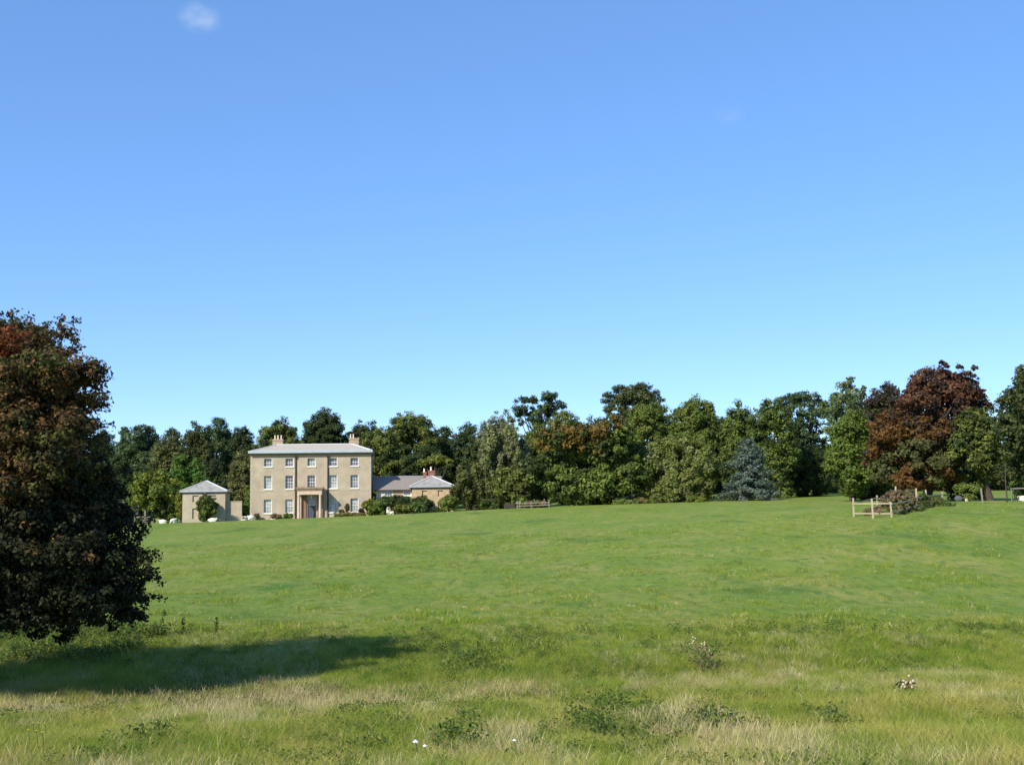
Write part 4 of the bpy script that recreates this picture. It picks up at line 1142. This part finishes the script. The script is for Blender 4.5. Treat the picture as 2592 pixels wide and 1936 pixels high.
# ------------------------------------------------------------------ grass
def tuft(rs, n, h, w, spread, lean, seg=3, seed_head=0.0):
    """verts and quads of one tuft of bent blades"""
    V, Q = [], []
    for _ in range(n):
        a = rs.uniform(0, 6.283); r_ = spread * math.sqrt(rs.rand())
        bx, by = r_ * math.cos(a), r_ * math.sin(a)
        la = rs.uniform(0, 6.283); ll = lean * rs.uniform(.2, 1.2); hh = h * rs.uniform(.55, 1.15); ww = w * rs.uniform(.7, 1.3)
        fa = rs.uniform(0, 6.283); fx_, fy_ = math.cos(fa) * ww, math.sin(fa) * ww
        o = len(V)
        for s in range(seg + 1):
            t = s / seg
            k = (1 - t * .92) if not seed_head else (.55 if t < .7 else .55 + seed_head * math.sin((t - .7) / .3 * 3.0))
            px, py, pz = bx + math.cos(la) * ll * hh * t * t, by + math.sin(la) * ll * hh * t * t, hh * (t - .25 * ll * t * t)
            V += [(px - fx_ * k, py - fy_ * k, pz), (px + fx_ * k, py + fy_ * k, pz)]
        for s in range(seg): Q.append((o + 2 * s, o + 2 * s + 1, o + 2 * s + 3, o + 2 * s + 2))
    return np.array(V), np.array(Q)
def herb(rs, n, h, leaf):
    c = np.stack([rs.normal(size=n) * h * .32, rs.normal(size=n) * h * .32, rs.uniform(.1, 1, n) * h], 1)
    V, Q = leaf_quads(c, rs.normal(size=(n, 3)) * .6 + np.array([0, -.2, .8]), leaf * rs.uniform(.6, 1.3, n), rs, .5)
    return V, Q
def scatter(name, pts, scl, kinds, mats, mi, rs, label=None):
    """ONE mesh of many tufts; kinds: list of (V, Q) templates"""
    VV, QQ, MM, off = [], [], [], 0
    pick = rs.randint(0, len(kinds), len(pts)); ang = rs.uniform(0, 6.283, len(pts))
    for k, (V, Q) in enumerate(kinds):
        s = np.where(pick == k)[0]
        if not len(s): continue
        ca, sa = np.cos(ang[s])[:, None], np.sin(ang[s])[:, None]
        x = (V[:, 0] * ca - V[:, 1] * sa) * scl[s, None] + pts[s, 0, None]
        y = (V[:, 0] * sa + V[:, 1] * ca) * scl[s, None] + pts[s, 1, None]
        z = V[:, 2] * scl[s, None] + pts[s, 2, None]
        VV.append(np.stack([x, y, z], -1).reshape(-1, 3))
        QQ.append((Q[None] + (np.arange(len(s)) * len(V))[:, None, None] + off).reshape(-1, 4)); off += len(V) * len(s)
        MM.append(np.repeat(mi[s], len(Q)))
    o = np_mesh(name, np.concatenate(VV), np.concatenate(QQ), mats, np.concatenate(MM))
    return tag(o, label, None, None, "stuff")
def field_points(n, d0, d1, rs, power=1.0, u0=-250, u1=2850):
    """points over the visible meadow; power > 0 thins them with distance"""
    t = rs.rand(n)
    e = 2 - power
    d = (d0 ** e + t * (d1 ** e - d0 ** e)) ** (1 / e)
    x = rs.uniform(-1, 1, n) * (.455 * d + 5)
    return np.stack([x, d, gz(x, d) - .015], 1)
rs = np.random.RandomState(21)
GK = [tuft(rs, 15, .19, .0032, .10, .8) for _ in range(7)]
SK = [tuft(rs, 7, .29, .0020, .11, .45, 4, 1.0) for _ in range(6)]
HK = [herb(rs, 30, .20, .026) for _ in range(6)]
BK = [tuft(rs, 9, .11, .006, .13, .9, 2) for _ in range(6)]
# green under-grass of the uncut meadow
pts = field_points(160000, 10.5, 44, rs, .9)
dry = vnoise(pts[:, 0], pts[:, 1] * .4, 1.7) * .6 + vnoise(pts[:, 0] + 50, pts[:, 1] * .4, .5) * .4 - .07 * np.clip((pts[:, 0] + 1) / 4, 0, 1)
hgt = np.clip(.55 + vnoise(pts[:, 0], pts[:, 1], 3.1) * .9, .4, 1.5) * np.clip(1.2 - (pts[:, 1] - 26) / 18 * .8, .3, 1.1)
scatter("meadow_grass", pts, hgt * rs.uniform(.7, 1.25, len(pts)), GK, [BLADE, STRAW], (rs.rand(len(pts)) < np.clip((dry - .48) * 2.0, .03, .35)).astype(int), rs)
# straw stalks
pts = field_points(56000, 10.5, 30.5, rs, .7)
dry = vnoise(pts[:, 0], pts[:, 1] * .4, 1.7) * .6 + vnoise(pts[:, 0] + 50, pts[:, 1] * .4, .5) * .4 - .07 * np.clip((pts[:, 0] + 1) / 4, 0, 1)
rim = np.exp(-((pts[:, 1] - 25.5 - .6 * np.sin(pts[:, 0] * .5)) / 2.2) ** 2) * (pts[:, 0] < 1)
keep = rs.rand(len(pts)) < np.clip((dry - .525) * 3.0, .015, .7) * np.clip((31 - pts[:, 1]) / 6, 0, 1) + rim * .35
pts = pts[keep]
scatter("dry_grass", pts, rs.uniform(.55, 1.15, len(pts)), SK, [STRAW, STRAWR], (rs.rand(len(pts)) < .2 + .4 * (np.abs(pts[:, 1] - 26) < 2)).astype(int), rs)
# broad-leaved weeds among the grass
pts = field_points(30000, 10.5, 40, rs, .8)
wd = vnoise(pts[:, 0] + 20, pts[:, 1] * .4 + 9, 1.3) * .6 + vnoise(pts[:, 0] + 90, pts[:, 1] * .4, .4) * .4
pts = pts[wd + rs.normal(size=len(wd)) * .08 > .58]
scatter("meadow_weeds", pts, rs.uniform(.3, 1.1, len(pts)), HK, [L["weed"], L["nettle"]], (rs.rand(len(pts)) < .6).astype(int), rs)
# nettle bed behind the hawthorn and along the foot of the slope
n_ = 4200
d_ = rs.uniform(31.5, 41, n_); u_ = rs.uniform(-300, 480, n_) + (d_ - 37) * 14
x_ = (u_ - CU) / F * d_; keep = vnoise(x_, d_, 1.1) * .6 + vnoise(x_ + 9, d_, .4) * .4 + np.clip((330 - u_) / 500, -.3, .25) > .42
x_, d_ = x_[keep], d_[keep]
pts = np.stack([x_, d_, gz(x_, d_)], 1)
scatter("nettle_bed", pts, rs.uniform(.5, 1.5, len(pts)) * (.6 + 1.2 * vnoise(x_, d_, 1.3)), HK, [L["nettle"], L["weed"]], (rs.rand(len(pts)) < .4).astype(int), rs)
x_, d_ = [], []
for uc, vc, dc, ru, nn in ((1195, 1690, 31.5, 30, 60), (1150, 1712, 29.5, 18, 30), (1230, 1700, 31, 16, 24), (1050, 1650, 35, 50, 50), (1330, 1640, 36.5, 60, 40), (2050, 1640, 37.5, 90, 90), (2400, 1655, 36.5, 100, 90), (1900, 1632, 38, 70, 60), (1730, 1625, 38.5, 40, 40), (1560, 1630, 38, 70, 40), (1165, 1850, 17.6, 14, 26), (1140, 1905, 15, 30, 40), (1480, 1855, 17.5, 22, 30), (1775, 1870, 17, 26, 36), (1545, 1800, 20.5, 30, 30), (2055, 1862, 17.4, 16, 22), (380, 1880, 16.2, 40, 30), (20, 1800, 20.5, 40, 30)):
    x_ += list((uc + rs.normal(size=nn) * ru - CU) / F * dc); d_ += list(dc + rs.normal(size=nn) * 1.1 * dc / 25)
x_, d_ = np.array(x_), np.array(d_)
pts = np.stack([x_, d_, gz(x_, d_)], 1)
keep = (d_ < 34) | (rs.rand(len(d_)) < .5)
pts = pts[keep]
scatter("weed_clumps", pts, rs.uniform(.8, 1.5, len(pts)), HK, [L["weed"], L["nettle"]], (rs.rand(len(pts)) < .5).astype(int), rs)
# short grazed turf
pts = field_points(80000, 30, 120, rs, 1.15)
k_ = np.clip((pts[:, 1] - 30) / 6, .2, 1)
tuss = vnoise(pts[:, 0], pts[:, 1] * .5, 1.2)
scatter("field_grass", pts, rs.uniform(.6, 1.35, len(pts)) * np.clip(1.5 - (pts[:, 1] - 30) / 40, 1, 1.5) * (.7 + 1.1 * np.clip(tuss - .45, 0, 1) * 2), BK, [BLADE, STRAW], (rs.rand(len(pts)) < .06 * k_).astype(int), rs)

# ------------------------------------------------------------------ thistles and flowers
def thistle(label, u, v, h, n, seed, heads=HEAD, stem=STEM, sp=.25, leaves=90, hr=.032):
    rnd = random.Random(seed); rs = np.random.RandomState(seed)
    root = empty("thistle", gat(u, v, 15, 42)); tag(root, label, "thistle")
    mb = MB(); tips = []
    for i in range(n):
        a = rnd.uniform(0, 6.28); r_ = sp * math.sqrt(rnd.random()) ; hh = h * rnd.uniform(.55, 1)
        tip = Vector((math.cos(a) * r_, math.sin(a) * r_, hh)); b0 = tip * .12; b0.z = 0
        mb.tube([b0 - Vector((0, 0, .05)), b0.lerp(tip, .5) + Vector((0, 0, .04)), tip], [.008, .006, .004], 5); tips.append(tip)
        for _ in range(2):
            t2 = tip + Vector((rnd.uniform(-.1, .1), rnd.uniform(-.1, .1), rnd.uniform(-.14, -.02)))
            mb.tube([b0.lerp(tip, .65), t2], [.005, .003], 4); tips.append(t2)
    mb.build("stem", stem, root)
    for t in tips:
        q = MB(); q.ball((0, 0, 0), (hr * rnd.uniform(.7, 1.2), hr, hr * rnd.uniform(.8, 1.3)), 8, 6, rnd, .2); q.build("seed_head", heads, root, loc=t, smooth=True)
    c = np.stack([rs.normal(size=leaves) * sp * .6, rs.normal(size=leaves) * sp * .6, rs.uniform(.02, .75, leaves) * h], 1)
    V, Q = leaf_quads(c, rs.normal(size=(leaves, 3)), rs.uniform(.03, .08, leaves), rs, .35)
    np_mesh("foliage", V, Q, [L["straw"], L["weed"]], (rs.rand(leaves) < .5).astype(int), root)
thistle("tall sprawling dead thistle with pale heads on the far bank", 1788, 1702, .92, 5, 3, sp=.36, leaves=230, hr=.023)
thistle("lone pale dried thistle casting a shadow at lower right", 2291, 1772, .46, 6, 4, sp=.12, leaves=110, hr=.026)
def flower(label, u, d, h, pet=PETAL, r_=.035, cat="flower", group=None, n=1):
    rnd = random.Random(int(u * 7)); root = empty("wild_flower", ground(u, d)); tag(root, label, cat, group)
    q = MB(); q.tube([(0, 0, -.03), (.02, 0, h * .5), (0, 0, h)], [.006, .005, .004], 5); q.build("stem", GSTEM, root)
    q = MB()
    for k in range(7):
        a = 2 * math.pi * k / 7
        c = Vector((math.cos(a) * r_ * .6, math.sin(a) * r_ * .6, h + .004))
        q.ball(c, (r_ * .52, r_ * .52, r_ * .28), 7, 5)
    q.ball((0, 0, h + r_ * .35), r_ * .55, 8, 6)
    q.build("petals", pet, root, smooth=True)
flower("tallest white flower head at the bottom centre of the meadow", 1052, gat(1052, 1940, 9, 30).y, .26, r_=.028)
flower("white bloom low in the grass below the tallest white flower", 1054, 13.4, .22, r_=.022)
flower("white tip cut by the bottom edge left of the single white bud", 1076, 13.0, .22, r_=.022)
flower("single white bud at the bottom edge right of centre", 1303, 13.2, .24, r_=.022)
flower("white puff in the grass left of the pale dried thistle", 2231, gat(2231, 1770, 15, 40).y, .08, r_=.026)
flower("white puff in the grass right of the pale dried thistle", 2324, gat(2324, 1787, 15, 40).y, .07, r_=.024)
for i, (u_, d_) in enumerate(((82, 16.6), (96, 16.5), (112, 16.2), (90, 13.9), (70, 14.0), (105, 13.7))):
    flower("small yellow meadow flower at the bottom left of the photo", u_, d_, .30, YPETAL, .011, "flower", "yellow meadow flowers at bottom left")

# tall dark dock stems by the shadow
def dock(label, u, d, h, lean):
    root = empty("dock_plant", ground(u, d)); tag(root, label, "plant")
    q = MB(); q.tube([(0, 0, -.05), (lean * .5, 0, h * .5), (lean, 0, h)], [.014, .011, .005], 6); q.build("stem", GSTEM, root)
    rs = np.random.RandomState(int(u)); k = 70; t = rs.uniform(.2, 1, k)
    c = np.stack([lean * t, rs.normal(size=k) * .02, h * t], 1) + rs.normal(size=(k, 3)) * .03
    V, Q = leaf_quads(c, rs.normal(size=(k, 3)), rs.uniform(.03, .06, k), rs, .4)
    np_mesh("foliage", V, Q, [L["dark"], L["weed"]], (rs.rand(k) < .4).astype(int), root)
dock("leaning dark dock stem at the left end of the lit bank", 402, 36.5, .85, .16)
dock("upright dark dock stem above the tree's shadow", 462, 37, .6, .01)
dock("small dark dock stem right of the upright one", 545, 38, .5, .05)

# ------------------------------------------------------------------ clouds
def cloud(label, u, v, d, rx, rz, dens, seed):
    m = bpy.data.materials.new("cloud_vapour"); m.use_nodes = True
    n, l = m.node_tree.nodes, m.node_tree.links; n.clear()
    tc = n.new("ShaderNodeTexCoord")
    ln = n.new("ShaderNodeVectorMath"); ln.operation = 'LENGTH'; l.new(tc.outputs["Object"], ln.inputs[0])
    nz = n.new("ShaderNodeTexNoise"); nz.inputs["Scale"].default_value = 1.6; nz.inputs["Detail"].default_value = 5; nz.inputs["Roughness"].default_value = .6
    mp = n.new("ShaderNodeMapping"); mp.inputs["Location"].default_value = (seed, 0, 0); l.new(tc.outputs["Object"], mp.inputs[0]); l.new(mp.outputs[0], nz.inputs["Vector"])
    fall = n.new("ShaderNodeMapRange"); fall.inputs[1].default_value = 1.0; fall.inputs[2].default_value = .1; l.new(ln.outputs["Value"], fall.inputs[0])
    cut = n.new("ShaderNodeMapRange"); cut.inputs[1].default_value = .36; cut.inputs[2].default_value = .75; l.new(nz.outputs["Fac"], cut.inputs[0])
    mu = n.new("ShaderNodeMath"); mu.operation = 'MULTIPLY'; l.new(fall.outputs[0], mu.inputs[0]); l.new(cut.outputs[0], mu.inputs[1])
    m2 = n.new("ShaderNodeMath"); m2.operation = 'MULTIPLY'; m2.inputs[1].default_value = dens; l.new(mu.outputs[0], m2.inputs[0])
    pv = n.new("ShaderNodeVolumePrincipled"); pv.inputs["Color"].default_value = (1, 1, 1, 1); l.new(m2.outputs[0], pv.inputs["Density"])
    o = n.new("ShaderNodeOutputMaterial"); l.new(pv.outputs[0], o.inputs["Volume"])
    mb = MB(); mb.ball((0, 0, 0), 1.0, 20, 12)
    ob = mb.build("cloud", m, loc=P(u, v, d)); ob.scale = (rx, rx, rz)
    tag(ob, label, "cloud")
cloud("small wispy white cloud at the upper left of the sky", 505, 45, 2000, 44, 30, .018, 3.0)
cloud("very faint wisp of cloud in the right half of the sky", 1845, 292, 2000, 36, 18, .005, 9.0)
